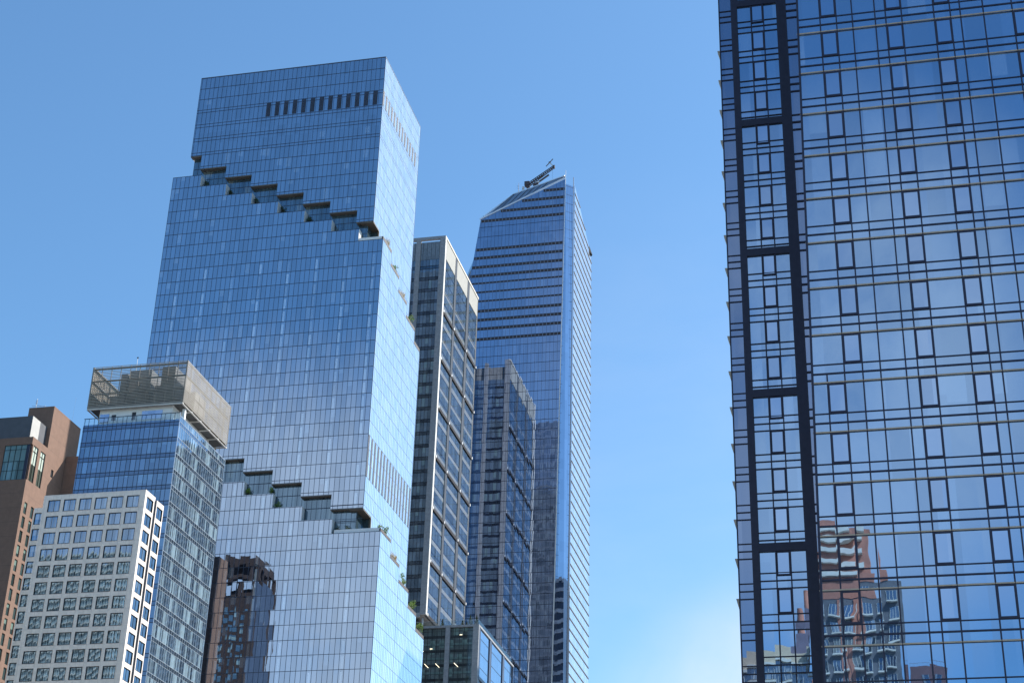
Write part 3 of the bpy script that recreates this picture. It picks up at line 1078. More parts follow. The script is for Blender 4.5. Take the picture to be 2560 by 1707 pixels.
# ================================================================== GLASS HOTEL WITH LOUVRED CROWN
CAM_SCALE = (.862, 1.104)  # hotel and pale stone building are scaled down about the camera's position
CAM_K, CAM_DZ = CAM_SCALE
HX, HY = -142.6, 290.0
ho = thing('hotel_building', (HX, HY, 0), 'blue glass hotel block topped by a white penthouse and a grey louvred box', 'building')
FH = 3.56
HZ = 144.6
GHF = glass('hotel_front_glass', (.20, .36, .58), (.01, .02, .035), (.16, .30, .42), 'x', 1.095 * CAM_K, FH * CAM_K, HX * CAM_K, (HZ - FH * 40) * CAM_K + CAM_DZ, .34, .30, .22, .002, .002,
            spandrel=(.76, 1.0, (.01, .02, .05), (.13, .23, .38)))
GHS = glass('hotel_side_glass', (.38, .52, .66), (.035, .055, .08), (.4, .45, .45), 'y', 1.1 * CAM_K, FH * CAM_K, HY * CAM_K, (HZ - FH * 40) * CAM_K + CAM_DZ, .58, .0, .25, .006, .007, .5,
            curtain=(.46, (.40, .55, .64), .37), spandrel=(.74, 1.0, (.05, .07, .09), (.26, .36, .50)), lens=.02)
q = MB(); q.box(-164.76, HX, HY, HY + .3, 0, HZ + .55)
q.build('front_glazing', GHF, ho)
q = MB(); q.box(HX - .3, HX - .002, HY + .3, 315, 0, HZ + 1.2)
q.build('side_glazing', GHS, ho)
q = MB(); q.box(-164.7, HX - .3, HY + .3, 315, 0, HZ)
q.build('building_core', plain('hotel_wall', (.35, .37, .40), .6), ho)
q = MB()
q.box(-164.7, HX - .02, HY + .02, HY + .07, HZ + .56, HZ + 2.0)
q.build('roof_balustrade', M_CLEAR, ho)
q = MB()
q.box(-164.76, HX, HY - .05, HY + .10, HZ + 2.0, HZ + 2.1)
x = HX
k = 0
cols = []
while x > -164.8:
    cols.append(x)
    x -= (1.25, .94)[k % 2]
    k += 1
for x in cols:
    q.box(x - .04, x + .04, HY - .05, HY - .004, 50, HZ + 2.0)
for k in range(26):
    z = HZ - FH * k
    q.box(-164.76, HX, HY - .075, HY - .052, z - .05, z + .06)
    q.box(-164.76, HX, HY - .075, HY - .052, z - .92, z - .82)
q.build('front_mullions', M_MULL, ho)
q = MB()
for k in range(26):
    z = HZ - FH * k
    q.box(HX, HX + .03, HY, 315, z - .04, z + .04)
    q.box(HX, HX + .03, HY, 315, z - .90, z - .84)
y = HY
while y < 315:
    q.box(HX + .0, HX + .02, y - .03, y + .03, 50, HZ + 1.2)
    y += 1.1
q.build('side_mullions', plain('hotel_side_mullion', (.42, .45, .48), .4, .6), ho)
q = MB(); q.box(HX - .06, HX + .05, HY - .06, HY + .06, 50, HZ + 2.1); q.box(HX - .05, HX + .06, HY, 315.1, HZ + 1.2, HZ + 1.35)
q.box(HX - .05, HX + .05, 315.0, 315.1, 50, HZ + 1.3)
q.build('bright_edge', M_STEEL, ho)
q = MB(); q.box(-162.0, -145.2, 291.2, 311, HZ + .01, 149.08)
pent = q.build('penthouse', M_WHITE, ho)
GP = glass('penthouse_window_glass', (.35, .50, .72), (.05, .08, .12), interior=.3)
for (x0, x1, z0, z1) in ((-163.0, -160.9, 147.0, 149.0), (-153.3, -148.6, 147.2, 149.1), (-160.3, -159.3, 147.4, 148.7), (-155.6, -154.7, 147.2, 149.0)):
    q = MB(); q.box(x0 + 1.2, x1 + 1.2, 291.15, 291.19, z0 - 1.0, z1 - 1.0)
    w_ = q.build('penthouse_window', GP if x1 - x0 > 1.5 else M_DARKMET, pent)
q = MB(); q.box(HX - .9, HX - .3, HY + 2.5, HY + 3.2, HZ, 148.6); q.box(HX - 2.0, HX - 1.7, HY + 2.4, HY + 2.6, HZ, 148.0)
q.build('roof_post', M_WHITE, ho)
lb = bpy.data.objects.new('louvre_box', None); COL.objects.link(lb); lb.parent = ho
LZ0, LZ1, LX0, LX1, LY0, LY1 = 149.2, 158.9, -164.55, -142.45, 290.0, 314.8
M_SLF = plain('louvre_slat', (.34, .30, .25), .6, .1, .14, .5)
M_SLS = plain('louvre_slat_sunlit', (.40, .36, .31), .6, .1, .1, .5)  # same slats as the front, painted lighter for the sunlit side
q = MB()
qs = MB()
N_ = 27
for i in range(N_):
    z = LZ0 + (i + .5) * (LZ1 - LZ0) / N_
    # tilted blades, front and left and right and back
    dz, dy = .05, .16
    q.prism([(LX0, LY0, z - dz), (LX1, LY0, z - dz), (LX1, LY0 + dy, z + dz), (LX0, LY0 + dy, z + dz)],
            [(LX0, LY0, z - dz + .15), (LX1, LY0, z - dz + .15), (LX1, LY0 + dy, z + dz + .15), (LX0, LY0 + dy, z + dz + .15)])
    qs.prism([(LX1 + .02, LY0, z - dz), (LX1 + .02, LY1, z - dz), (LX1 - dy, LY1, z + dz), (LX1 - dy, LY0, z + dz)],
            [(LX1 + .02, LY0, z - dz + .15), (LX1 + .02, LY1, z - dz + .15), (LX1 - dy, LY1, z + dz + .15), (LX1 - dy, LY0, z + dz + .15)])
    q.prism([(LX0 - .05, LY0, z - dz), (LX0 - .05, LY1, z - dz), (LX0 + dy, LY1, z + dz), (LX0 + dy, LY0, z + dz)],
            [(LX0 - .05, LY0, z - dz + .15), (LX0 - .05, LY1, z - dz + .15), (LX0 + dy, LY1, z + dz + .15), (LX0 + dy, LY0, z + dz + .15)])
    q.box(LX0, LX1, LY1 - .1, LY1, z - .05, z + .05)
q.build('slats', M_SLF, lb)
qs.build('slats', M_SLS, lb)
q = MB()
for x in frange(LX0, LX1 + .1, 2.21):
    q.box(x - .05, x + .05, LY0 + .15, LY0 + .3, LZ0, LZ1)
    q.box(x - .06, x + .06, LY1 - .3, LY1 - .15, LZ0, LZ1)
for y in frange(LY0 + .1, LY1, 2.75):
    q.box(LX1 - .26, LX1 - .15, y - .05, y + .05, LZ0, LZ1)
    q.box(LX0 + .15, LX0 + .28, y - .06, y + .06, LZ0, LZ1)
for z in (LZ0 + .2, LZ0 + 3.3, LZ0 + 6.4, LZ1 - .35):
    q.box(LX0 + .2, LX1 - .2, LY0 + .3, LY0 + .55, z - .14, z + .14)
    q.box(LX1 - .5, LX1 - .26, LY0 + .3, LY1 - .3, z - .14, z + .14)
    q.box(LX0 + .28, LX0 + .5, LY0 + .3, LY1 - .3, z - .14, z + .14)
q.box(LX0, LX1, LY0 - .02, LY0 + .14, LZ0 - .1, LZ0 + .08)
q.build('frame', plain('louvre_frame', (.20, .185, .17), .5, .4), lb)
q = MB()
for (x0, x1, y0, y1, z1) in ((-159.2, -157.6, 293, 299, 158.3), (-156.9, -151.8, 292.5, 304, 158.6), (-151.2, -149.9, 293.5, 303, 155.0), (-148.9, -145.8, 291.5, 300, 158.4), (-157.4, -147.0, 305, 311, 158.6), (-163.4, -160.8, 297, 303, 155.0), (-160.2, -158.9, 304, 311, 158.2), (-152.4, -150.6, 306, 312, 158.7)):
    q.box(x0, x1, y0, y1, 150.45, z1)
q.build('rooftop_units', plain('rooftop_unit', (.17, .165, .16), .5, .2, .3, .4), lb)
q = MB()
q.box(-162.5, -144.0, 291.6, 313, 150.41, 150.44 + .2)
q.build('floor', plain('crown_floor', (.10, .10, .10), .8), lb)
bm_ = plain('crown_beam', (.52, .49, .45), .5, .2)
q = MB()
for y in frange(LY0 + .3, LY1, 4.9):
    q.box(LX0, LX1 - .02, y - .2, y + .2, LZ0 - .35, LZ0 - .105)
q.box(LX1 - .35, LX1 - .01, LY0, LY1, LZ0 - .5, LZ0 - .36)
q.box(LX0 + .01, LX0 + .35, LY0, LY1, LZ0 - .5, LZ0 - .36)
q.box(LX0, LX1, LY0 + .02, LY0 + .3, LZ0 - .5, LZ0 - .36)
q.build('soffit_beams', bm_, lb)
q = MB(); q.box(LX0 + .3, LX1 - .3, LY0 + .3, LY1 - .3, LZ0 - .09, LZ0 + .02)
q.build('soffit', plain('crown_soffit', (.07, .07, .07), .7), lb)
q = thing('antenna_mast', (-159.6, 300, 158.9), 'slim white antenna rod rising above the grey louvred box', 'antenna')
b = MB(); b.tube((-159.6, 300, 150.6), (-159.65, 300, 165.5), .09, .06, 6)
b.build('mast', M_WHITE, q)
b = MB(); b.box(-159.8, -159.5, 299.9, 300.1, 165.5, 165.8)
b.build('tip', M_DARKMET, q)
shrub(-139.2, 244.3, 108.3, 1.5, .8, 'small dark bush on the roof of the pale stone grid building', LEAFD, 200, seed=71, group=None)

# ================================================================== PALE STONE GRID BUILDING
AX, AY = -122.57, 240.0
pl = thing('stone_building', (AX, AY, 0), 'pale stone apartment building with a regular grid of square dark framed windows', 'building')
M_PALE = plain('pale_stone', (.80, .70, .62), .7, 0, .07, 1.2, .12, joints=(1.485 * CAM_K, 2.97 * CAM_K, .03, (.52, .46, .42), AX * CAM_K, 105.42 * CAM_K + CAM_DZ))
GW = glass('window_glass', (.40, .52, .66), (.03, .04, .04), (.3, .36, .36), 'x', .58 * CAM_K, 2.97 * CAM_K, AX * CAM_K, 105.5 * CAM_K + CAM_DZ, .34, .12, .25, .007, .010, .35, lens=.045)
GW2 = glass('window_glass_side', (.22, .29, .38), (.02, .03, .03), (.3, .36, .36), 'y', .5 * CAM_K, 2.97 * CAM_K, AX * CAM_K, 105.5 * CAM_K + CAM_DZ, .35, .1, .25, .02, .03, .7)
TOPZ = 108.6
ROWS = [(107.68 - 2.97 * i, 105.50 - 2.97 * i) for i in range(34)]
WX = []
for i in range(6):
    WX.append((-140.72 + 2.951 * i, -138.42 + 2.951 * i))
def wall_grid(u0, u1, z0, z1, holes_u, rows, put):
    """solid pieces round window holes, butted end to end"""
    edges = [u0]
    for a, c in holes_u:
        edges += [a, c]
    edges.append(u1)
    for k in range(0, len(edges), 2):
        put(edges[k], edges[k + 1], z0, z1)
    zs = [z1]
    for t_, b_ in rows:
        if b_ < z0: break
        zs += [t_, b_]
    zs.append(z0)
    for a, c in holes_u:
        for k in range(0, len(zs), 2):
            put(a, c, zs[k + 1], zs[k])
q = MB()
wall_grid(-141.66, AX, 0, TOPZ, WX, ROWS, lambda a, c, z0, z1: q.box(a, c, AY, AY + .5, z0, z1))
wall_grid(AY + .5, 243.9, 0, TOPZ, [(AY + .72, AY + 3.35)], ROWS, lambda a, c, z0, z1: q.box(AX - .5, AX, a, c, z0, z1))
W2 = [(r[0] - .45, r[1] - .45) for r in ROWS]
wall_grid(244.0, 247.0, 0, TOPZ - .45, [(244.35, 246.75)], W2, lambda a, c, z0, z1: q.box(AX - .1, AX + .25, a, c, z0, z1))
WW = [(-144.75, -142.75)]
wall_grid(-145.0, -141.67, 0, TOPZ - 1.0, WW, [(r[0] - 1.0, r[1] - 1.0) for r in ROWS], lambda a, c, z0, z1: q.box(a, c, 243.0, 243.5, z0, z1))
q.box(-141.66, -141.2, AY + .5, 243.0, 0, TOPZ)
q.build('wall', M_PALE, pl)
q = MB(); q.box(-141.2, AX - .5, AY + .5, 243.9, 0, TOPZ - .5); q.box(-144.9, AX - .3, 243.9, 247.0, 0, TOPZ - 1.1)
q.build('building_core', plain('core_dark', (.05, .05, .055), .8), pl)
q = MB(); q.box(AX - .1, AX + .30, 243.9, 244.02, 0, TOPZ - .5)
q.build('dark_reveal', plain('reveal', (.05, .06, .08), .3, .5), pl)
M_WF = plain('window_frame_black', (.012, .012, .014), .5, .2)
def window_proto(w, h, axis, gmat, bars=1, fw_=.10, dep=.18, rec_=.10):
    fb = MB(); pb = MB()
    def bx(mb, a, c, d0, d1, z0, z1):
        d0 = max(d0, .02)
        if axis == 'x': mb.box(a, c, d0, d1, z0, z1)
        else: mb.box(-d1, -d0, a, c, z0, z1)
    bx(fb, 0, fw_, rec_ - .10, dep, 0, h); bx(fb, w - fw_, w, rec_ - .10, dep, 0, h)
    bx(fb, fw_, w - fw_, rec_ - .10, dep, 0, fw_); bx(fb, fw_, w - fw_, rec_ - .10, dep, h - fw_, h)
    for i in range(bars):
        c = w * (i + 1) / (bars + 1)
        bx(fb, c - .025, c + .025, rec_, dep, fw_, h - fw_)
    bx(pb, fw_, w - fw_, dep - .04, dep - .01, fw_, h - fw_)
    global CAM_SCALE
    CAM_SCALE = (CAM_K, 0.0)
    fo = fb.build('window', M_WF); po = pb.build('pane', gmat, fo)
    CAM_SCALE = (CAM_K, CAM_DZ)
    return fo, po
def place_window(proto, loc, parent, first):
    fo, po = proto
    loc = (loc[0] * CAM_SCALE[0], loc[1] * CAM_SCALE[0], loc[2] * CAM_SCALE[0] + CAM_SCALE[1])
    if first:
        fo.parent = parent; fo.location = Vector(loc) - parent.location
        return
    a = fo.copy(); COL.objects.link(a); a.parent = parent; a.location = Vector(loc) - parent.location
    b = po.copy(); COL.objects.link(b); b.parent = a
wp = window_proto(2.30, 2.18, 'x', GW)
first = True
for r in range(11):
    for (a, c) in WX:
        place_window(wp, (a, AY, ROWS[r][1]), pl, first); first = False
wp = window_proto(2.63, 2.18, 'y', GW2)
for r in range(11):
    place_window(wp, (AX, AY + .72, ROWS[r][1]), pl, r == 0)
wp = window_proto(2.4, 2.18, 'y', GW2)
for r in range(11):
    place_window(wp, (AX + .25, 244.35, W2[r][1]), pl, r == 0)
wp = window_proto(2.0, 2.18, 'x', GW)
for r in range(11):
    place_window(wp, (-144.75, 243.0, ROWS[r][1] - 1.0), pl, r == 0)

CAM_SCALE = (1.0, 0.0)
# ================================================================== BROWN BRICK BUILDING
BX, BY = -202.04, 332.62
br = thing('brick_building', (BX, BY, 0), 'brown brick building with big corner window, at the left edge', 'building')
M_BRICK = plain('brown_brick', (.205, .122, .088), .85, 0, .08, .8, .18, joints=(400., 3.68, .06, (.12, .075, .06), 0, 163.3))
M_CHAR = plain('charcoal_panel', (.085, .09, .105), .6, .1, .1)
M_GREYP = plain('sunlit_grey_panel', (.42, .41, .39), .6, .1, .06)
fw0 = [(-215.4, -210.9), (-209.3, -203.36)]
q = MB()
# front wall y=332.62 with the big window bays between z 152.1 and 161.35
q.box(-235, BX, BY, BY + .5, 161.35, 163.3)
q.box(-235, BX, BY, BY + .5, 0, 152.1)
q.box(-210.85, -209.35, BY + .002, BY + .5, 152.1, 161.35)
# side wall
def sw(y0, y1, z0, z1): q.box(BX - .5, BX, y0, y1, z0, z1)
sideholes = [((333.54, 336.0), (152.2, 161.4)), ((337.24, 339.7), (152.3, 161.4)), ((343.4, 344.65), (157.0, 159.0))]
sw(BY + .5, 333.54, 147.5, 163.3); sw(336.0, 337.24, 147.5, 163.3); sw(339.7, 343.4, 147.5, 163.3); sw(344.65, 372, 147.5, 163.3)
for (y, z) in sideholes:
    if z[1] < 163.3: sw(y[0], y[1], z[1], 163.3)
    sw(y[0], y[1], 147.5, z[0])
# lower side wall with paired slit windows
slits = []
for k in range(22):
    t_ = 146.7 - 3.62 * k
    slits.append((t_, t_ - 2.9))
wall_grid(BY + .5, 372, 0, 147.5, [(333.75, 335.15), (337.0, 338.4)], slits, lambda a, c, z0, z1: sw(a, c, z0, z1))
# upper block
q.box(-209.1, BX, 340.0, 354.6, 163.3, 174.8)
q.box(-209.0, BX - .002, 354.6, 372, 163.3, 166.1)
q.box(-235, -209.1, 345, 360, 163.3, 171)
q.build('wall', M_BRICK, br)
q = MB(); q.box(-230, BX - .5, BY + .6, 371, 0, 163.2)
q.build('building_core', M_CHAR, br)
q = MB(); q.box(-234, -203.1, BY + .02, 339.98, 163.31, 168.98)
q.build('penthouse', M_CHAR, br)
q = MB(); q.box(-203.1, -203.08, BY + .05, 336.5, 163.31, 168.96)
q.build('penthouse_sunlit_side', M_GREYP, br)  # sunlit part of the dark penthouse side, painted as a paler sheet
M_NSP = plain('navy_spandrel', (.03, .035, .06), .4, .3)
q = MB(); q.box(-203.34, BX - .5, BY + .06, BY + .3, 152.1, 161.35)
q.build('corner_spandrel', M_NSP, br)
q = MB(); q.box(-235, -215.4, BY + .06, BY + .3, 152.1, 161.35)
q.build('side_spandrel', M_NSP, br)
GB = glass('corner_window_upper', (.10, .16, .20), (.12, .20, .22), (.30, .46, .48), 'x', 1.5, 9.3, 0, 152, .75, .0, .1, .003, .003,
           bands=[(157.0, 100, 5.0, (.22, .36, .38), 157.0, 161.4)])
GBL = glass('side_window', (.10, .14, .16), (.05, .06, .05), (.3, .4, .35), 'y', 1.2, 9.3, 0, 152, .85, .0, .1, .003, .003,
            bands=[(156.7, 100, 4.7, (.62, .70, .60), 156.7, 161.4)])
GBS = glass('slit_glass', (.08, .12, .14), (.04, .06, .06), (.30, .42, .36), 'y', 4.0, 3.62, 333, 143.8 - 36.2, .7, .3, .3, .003, .003)
for (a, c) in fw0:
    fb = MB(); fb.box(a, c, BY + .2, BY + .25, 152.1, 161.35)
    w_ = fb.build('window', GB, br)
    fb = MB()
    nb = 4 if c - a > 5 else 3
    for i in range(nb + 1):
        x = a + (c - a) * i / nb
        fb.box(x - .05, x + .05, BY + .1, BY + .195, 152.1, 161.35)
    for z in (152.15, 154.6, 157.0, 160.1, 161.3):
        fb.box(a, c, BY + .08, BY + .098, z - .05, z + .05)
    fb.build('window_bars', M_WF, w_)
for (y, z) in sideholes:
    fb = MB(); fb.box(BX - .3, BX - .25, y[0], y[1], z[0], z[1])
    w_ = fb.build('window', GBL if z[1] > 160 else M_CHAR, br)
    fb = MB()
    fb.box(BX - .24, BX - .12, y[0], y[0] + .1, z[0], z[1]); fb.box(BX - .24, BX - .03, y[1] - .14, y[1], z[0], z[1])
    fb.box(BX - .24, BX - .12, (y[0] + y[1]) / 2 - .04, (y[0] + y[1]) / 2 + .04, z[0], z[1])
    if z[1] > 160:
        fb.box(BX - .24, BX - .15, y[0] + .1, y[1] - .14, 159.9, 160.05)
    fb.build('window_frame', M_WF, w_)
fb = MB(); fb.box(0, .05, 0, 1.4, 0, 2.9)
w0 = fb.build('slit_window', GBS)
k = 0
for (zt, zb) in slits:
    for y in (333.75, 337.0):
        w_ = w0 if k == 0 else w0.copy()
        if k: COL.objects.link(w_)
        w_.parent = br
        w_.location = Vector((BX - .3, y, zb)) - br.location
        k += 1
q = MB(); q.box(-201.98, -192, 349.5, 356, 0, 164.8)
q.build('shadow_block', M_BRICK, br)  # added block, shaped to cast the diagonal shadow on the side wall
for (x, y, z, h, lab) in ((-207.6, 340.5, 174.8, 2.7, 'short mast with a cross arm on the front corner of the brown brick rooftop block'),
                          (-202.6, 350.5, 174.8, 7.2, 'very thin tall whip antenna on the right edge of the brown brick rooftop block')):
    a_ = thing('antenna_mast', (x, y, z), lab, 'antenna')
    q = MB(); q.tube((x, y, z), (x + .12, y, z + h), .09 if h < 4 else .035, .05 if h < 4 else .02, 6)
    q.build('mast', M_WHITE if h < 4 else M_STEEL, a_)
    if h < 4:
        q = MB(); q.bar((x - 1.1, y, z + .7), (x + 2.7, y, z + .45), .08); q.bar((x + .3, y, z + .9), (x + 1.4, y, z + .5), .08)
        q.box(x - .15, x + .2, y - .1, y + .1, z + 1.2, z + 2.3); q.tube((x + 2.6, y, z), (x + 2.6, y, z + .6), .09, .09, 6)
        q.build('cross_arm', M_STEEL, a_)

# ================================================================== RIGHT-HAND APARTMENT TOWER
ap = thing('apartment_tower', (-3.4, 90, 0), 'near blue glass apartment tower with tan floor strips filling the right side', 'skyscraper')
Z0, FL = 75.62, 3.215
GA = glass('apartment_glass', (.40, .58, .80), (.05, .08, .12), (.42, .55, .68), 'x', 1.15, FL, -1.53, Z0 - FL * 40, .22, .10, .12, .005, .006, .35, lens=.004)
GA2 = glass('apartment_glass_pale', (.36, .46, .64), (.05, .06, .09), (.3, .36, .45), 'x', 1.15, FL, -1.53, Z0 - FL * 40, .35, .0, .10, .003, .004, .35)
M_TAN = plain('tan_strip', (.48, .38, .28), .45, .3, .08, 2.0)
M_NAVY = plain('navy_frame', (.026, .028, .055), .45, .25, .12, 2.0)
def lev(k): return Z0 + FL * k
ZT = lev(12)
def XE(z): return -3.02 - (Z0 - z) * .0166
q = MB()
q.prism([(XE(0), 90, 0), (34, 90, 0), (34, 90.25, 0), (XE(0), 90.25, 0)], [(XE(ZT), 90, ZT), (34, 90, ZT), (34, 90.25, ZT), (XE(ZT), 90.25, ZT)])
q.build('front_glazing', GA, ap)
q = MB()
q.prism([(XE(0) + .1, 90.3, 0), (34, 90.3, 0), (34, 116, 0), (XE(0) + .1, 116, 0)], [(XE(ZT) + .1, 90.3, ZT), (34, 90.3, ZT), (34, 116, ZT), (XE(ZT) + .1, 116, ZT)])
q.build('building_core', M_NAVY, ap)
upv = [-1.53, -.46, .58, 2.06, 2.74, 3.77, 5.83, 6.87, 7.5, 8.95, 10.76, 11.8, 12.6, 14.3, 15.4, 17.3, 18.3, 20, 21.5, 23, 24.5, 26, 28]
lw_ = [-2.57] + upv
q = MB()
for x in upv:
    q.box(x - .045, x + .045, 89.955, 89.998, 0, ZT)
q.box(-2.57 - .045, -2.57 + .045, 89.955, 89.998, 0, lev(-8) + .62)
for k in range(-23, 12):
    z = lev(k)
    q.box(XE(z), 34, 89.95, 89.954, z - FL + .56, z - FL + .66)
    q.box(XE(z), 34, 89.95, 89.954, z - FL + 1.18, z - FL + 1.245)
q.build('front_mullions', M_NAVY, ap)
q = MB()
q.prism([(XE(0) - .06, 89.86, 0), (XE(0) + .07, 89.86, 0), (XE(0) + .07, 90.3, 0), (XE(0) - .06, 90.3, 0)],
        [(XE(ZT) - .06, 89.86, ZT), (XE(ZT) + .07, 89.86, ZT), (XE(ZT) + .07, 90.3, ZT), (XE(ZT) - .06, 90.3, ZT)])
q.build('edge_trim', M_NAVY, ap)
for k in range(-23, 12):
    z = lev(k)
    q = MB()
    x = XE(z) - .09
    for xe in upv:
        q.box(x, xe - .02, 89.88, 89.94, z - .04, z + .04)
        x = xe + .02
    q.box(x, 34, 89.88, 89.94, z - .04, z + .04)
    q.build('floor_strip', M_TAN, ap)
GAW = glass('casement_glass', (.42, .58, .80), (.015, .022, .035), (.2, .3, .4), 'x', 5, FL, -1.53, Z0 - FL * 40, .16, .0, .12, .010, .008, .4)
def casement(w, h, gmat=None):
    fb = MB(); pb = MB()
    a = .14
    fb.box(0, a, -.04, .03, 0, h); fb.box(w - a, w, -.04, .03, 0, h)
    fb.box(a, w - a, -.04, .03, 0, a - .02); fb.box(a, w - a, -.04, .03, h - a + .04, h)
    pb.box(a, w - a, -.005, .02, a - .02, h - a + .04)
    fo = fb.build('window', M_NAVY); po = pb.build('pane', gmat or GAW, fo)
    return fo, po
cz = casement(1.11, 1.93)
first = True
for k in range(3, -13, -1):
    xs = [(-1.55 if k > -8 else -2.60), 2.71, 5.80, 10.74]
    for x in xs:
        place_window(cz, (x, 89.965, lev(k) - .05 - 1.94), ap, first); first = False
# narrow return bay behind
q = MB(); q.box(-4.0, -1.0, 96.4, 96.6, 0, ZT)
q.build('return_glazing', GA2, ap)
q = MB()
q.box(-4.08, -4.0, 96.3, 97, 0, ZT)
for k in range(-23, 12):
    z = lev(k)
    q.box(-4.0, -1, 96.33, 96.395, z - FL + .56, z - FL + .68)
    q.box(-4.0, -1, 96.33, 96.395, z - FL + 1.18, z - FL + 1.26)
    q.box(-4.0, -1, 96.33, 96.395, z - .05, z + .05)
q.build('return_mullions', M_NAVY, ap)
q = MB(); q.box(-4.0, 30, 96.7, 125, 0, ZT - 1)
q.build('return_core', M_NAVY, ap)
# set back wing with the dark frame
KYB = 118.6
q = MB(); q.box(-9.3, -5.7, KYB + .18, KYB + .3, 0, lev(14))
q.build('wing_glazing', GA, ap)
q = MB(); q.box(-9.82, -9.26, KYB, KYB + 1.8, 0, lev(14)); q.box(-5.80, -3.5, KYB, KYB + 1.8, 0, lev(14))
for n_ in range(-5, 4):
    q.box(-9.26, -5.80, KYB + .002, KYB + .5, lev(4 * n_) - .32, lev(4 * n_) + .34)
q.build('wing_frame', M_NAVY, ap)
q = MB()
for k in range(-20, 14):
    z = lev(k)
    q.box(-9.26, -5.80, KYB + .10, KYB + .175, z - FL + .56, z - FL + .64)
    q.box(-9.26, -5.80, KYB + .10, KYB + .175, z - FL + 1.18, z - FL + 1.245)
    q.box(-9.26, -5.80, KYB + .10, KYB + .175, z - .04, z + .03)
for x in (-8.05, -6.95):
    q.box(x - .045, x + .045, KYB + .04, KYB + .098, 0, lev(14))
q.build('wing_mullions', M_NAVY, ap)
cz2 = casement(1.10, 1.90)
for k in range(8, -10, -1):
    place_window(cz2, (-8.05, KYB + .12, lev(k) - .06 - 1.90 - (.28 if k % 4 == 0 else 0)), ap, k == 8)
q = MB(); q.box(-11.06, -3.5, 121.1, 121.3, 0, lev(14))
q.build('wing_side_glazing', GA2, ap)
q = MB(); q.box(-11.0, 30, 121.4, 150, 0, lev(14) - 1)
q.build('wing_core', M_NAVY, ap)
q = MB()
q.box(-11.14, -11.04, 121.0, 121.35, 0, lev(14))
for k in range(-20, 14):
    z = lev(k)
    q.box(-11.1, -9.8, 121.02, 121.095, z - FL + .56, z - FL + .64)
    q.box(-11.1, -9.8, 121.02, 121.095, z - FL + 1.18, z - FL + 1.245)
    q.box(-11.1, -9.8, 121.02, 121.095, z - .05, z + .03)
q.build('wing_side_mullions', M_NAVY, ap)
for k in range(-9, 8):
    z = lev(k)
    q = MB(); q.prism([(-11.14, 121.0, z - .75), (-11.14, 121.5, z - .75), (-11.15, 121.5, z + .05), (-11.15, 121.0, z + .05)],
                      [(-11.16, 121.0, z - .75), (-11.16, 121.5, z - .75), (-11.36, 121.5, z + .05), (-11.36, 121.0, z + .05)])
    q.build('strip_end', M_TAN, ap)

# ================================================================== BUILDINGS SEEN MIRRORED IN THE GLASS
# dark brick tower with an open lattice crown, mirrored low in the stepped tower
dk = thing('brick_tower', (-223.7, 232, 0), 'dark brown brick tower with an open lattice crown, seen mirrored low in the stepped tower', 'building')
M_DKB = plain('dark_brick', (.045, .028, .024), .85, 0, .2, .5, .3)
q = MB(); q.box(-262, -223.7, 232, 252, 0, 187.5)
q.build('wall', M_DKB, dk)
q = MB()
q.box(-262, -223.7, 232, 252, 199.4, 202.3)
for i in range(9):
    x = -223.7 - i * 4.3
    for y in (232, 251):
        q.box(x - 1.1, x, y, y + 1, 187.5, 199.4)
for y in (237, 242, 247):
    q.box(-224.7, -223.7, y, y + 1.1, 187.5, 199.4); q.box(-262, -261, y, y + 1.1, 187.5, 199.4)
q.box(-262, -223.75, 250.5, 251.9, 193.6, 195.1); q.box(-262, -223.75, 232.1, 233.4, 193.6, 195.1)
q.build('lattice_crown', M_DKB, dk)
gd = glass('dark_tower_glass', (.45, .6, .7), (.06, .08, .08), (.4, .5, .42), 'x', 2.1, 3.5, -223.7, 0, .6, .35, .3, .004, .004)
q = MB()
for r in range(22):
    for i in range(10):
        x = -226.2 - i * 3.7
        q.box(x - 1.7, x, 252.01, 252.06, 180.5 - r * 3.5, 182.6 - r * 3.5)
o = q.build('windows', gd, dk)
o['kind'] = 'stuff'
q = MB(); q.box(-223.69, -223.5, 234.5, 250.5, 0, 194)
q.build('slate_side', plain('slate_side', (.07, .09, .14), .5, .2), dk)
q = MB()
for rr in (3.6, 2.9, 2.2):
    for i in range(9):
        a0 = -1.2 + i * .27
        q.bar((-223.4, 241 + rr * math.cos(a0) * .7, 176 + rr * 1.5 * math.sin(a0)), (-223.4, 241 + rr * math.cos(a0 + .27) * .7, 176 + rr * 1.5 * math.sin(a0 + .27)), .22)
q.build('wall_ornament', M_STEEL, dk)
# red brick tower behind the viewer, mirrored in the apartment tower
rb = thing('brick_tower', (-12, -60, 0), 'red brick tower with pale balcony bands, seen mirrored in the near apartment tower', 'building')
M_RED = plain('red_brick', (.40, .17, .12), .8, 0, .12, .6, .1)
M_GREYB = plain('grey_brick', (.12, .13, .15), .7, .1, .2, .6, .2)
M_PALEB = plain('pale_band', (.62, .62, .57), .6, 0, .08)
q = MB()
q.box(-12, -6.0, -56, -50, 83, 93.2); q.box(-12, -2.4, -60, -50.3, 83, 91.7); q.box(-14, -1.4, -61, -49.9, 82.2, 83.9)
q.build('upper_wall', M_RED, rb)
q = MB()
for z in (84.7, 87.0, 89.3, 91.0):
    q.box(-11.5, -3.6, -50.28, -49.2, z, z + .75)
q.build('balcony_bands', M_PALEB, rb)
q = MB(); q.box(-17, 1.5, -70, -50, 0, 82.2)
q.build('lower_wall', M_GREYB, rb)
q = MB()
for x in (-10.4, -6.0, -5.2):
    q.box(x, x + .7, -49.98, -49.9, 40, 82)
q.build('red_piers', M_RED, rb)
gr_ = glass('red_tower_glass', (.35, .44, .55), (.05, .07, .08), (.5, .55, .55), 'x', .8, 2.9, 0, 0, .4, .3, .3, .01, .01)
q = MB(); q2 = MB()
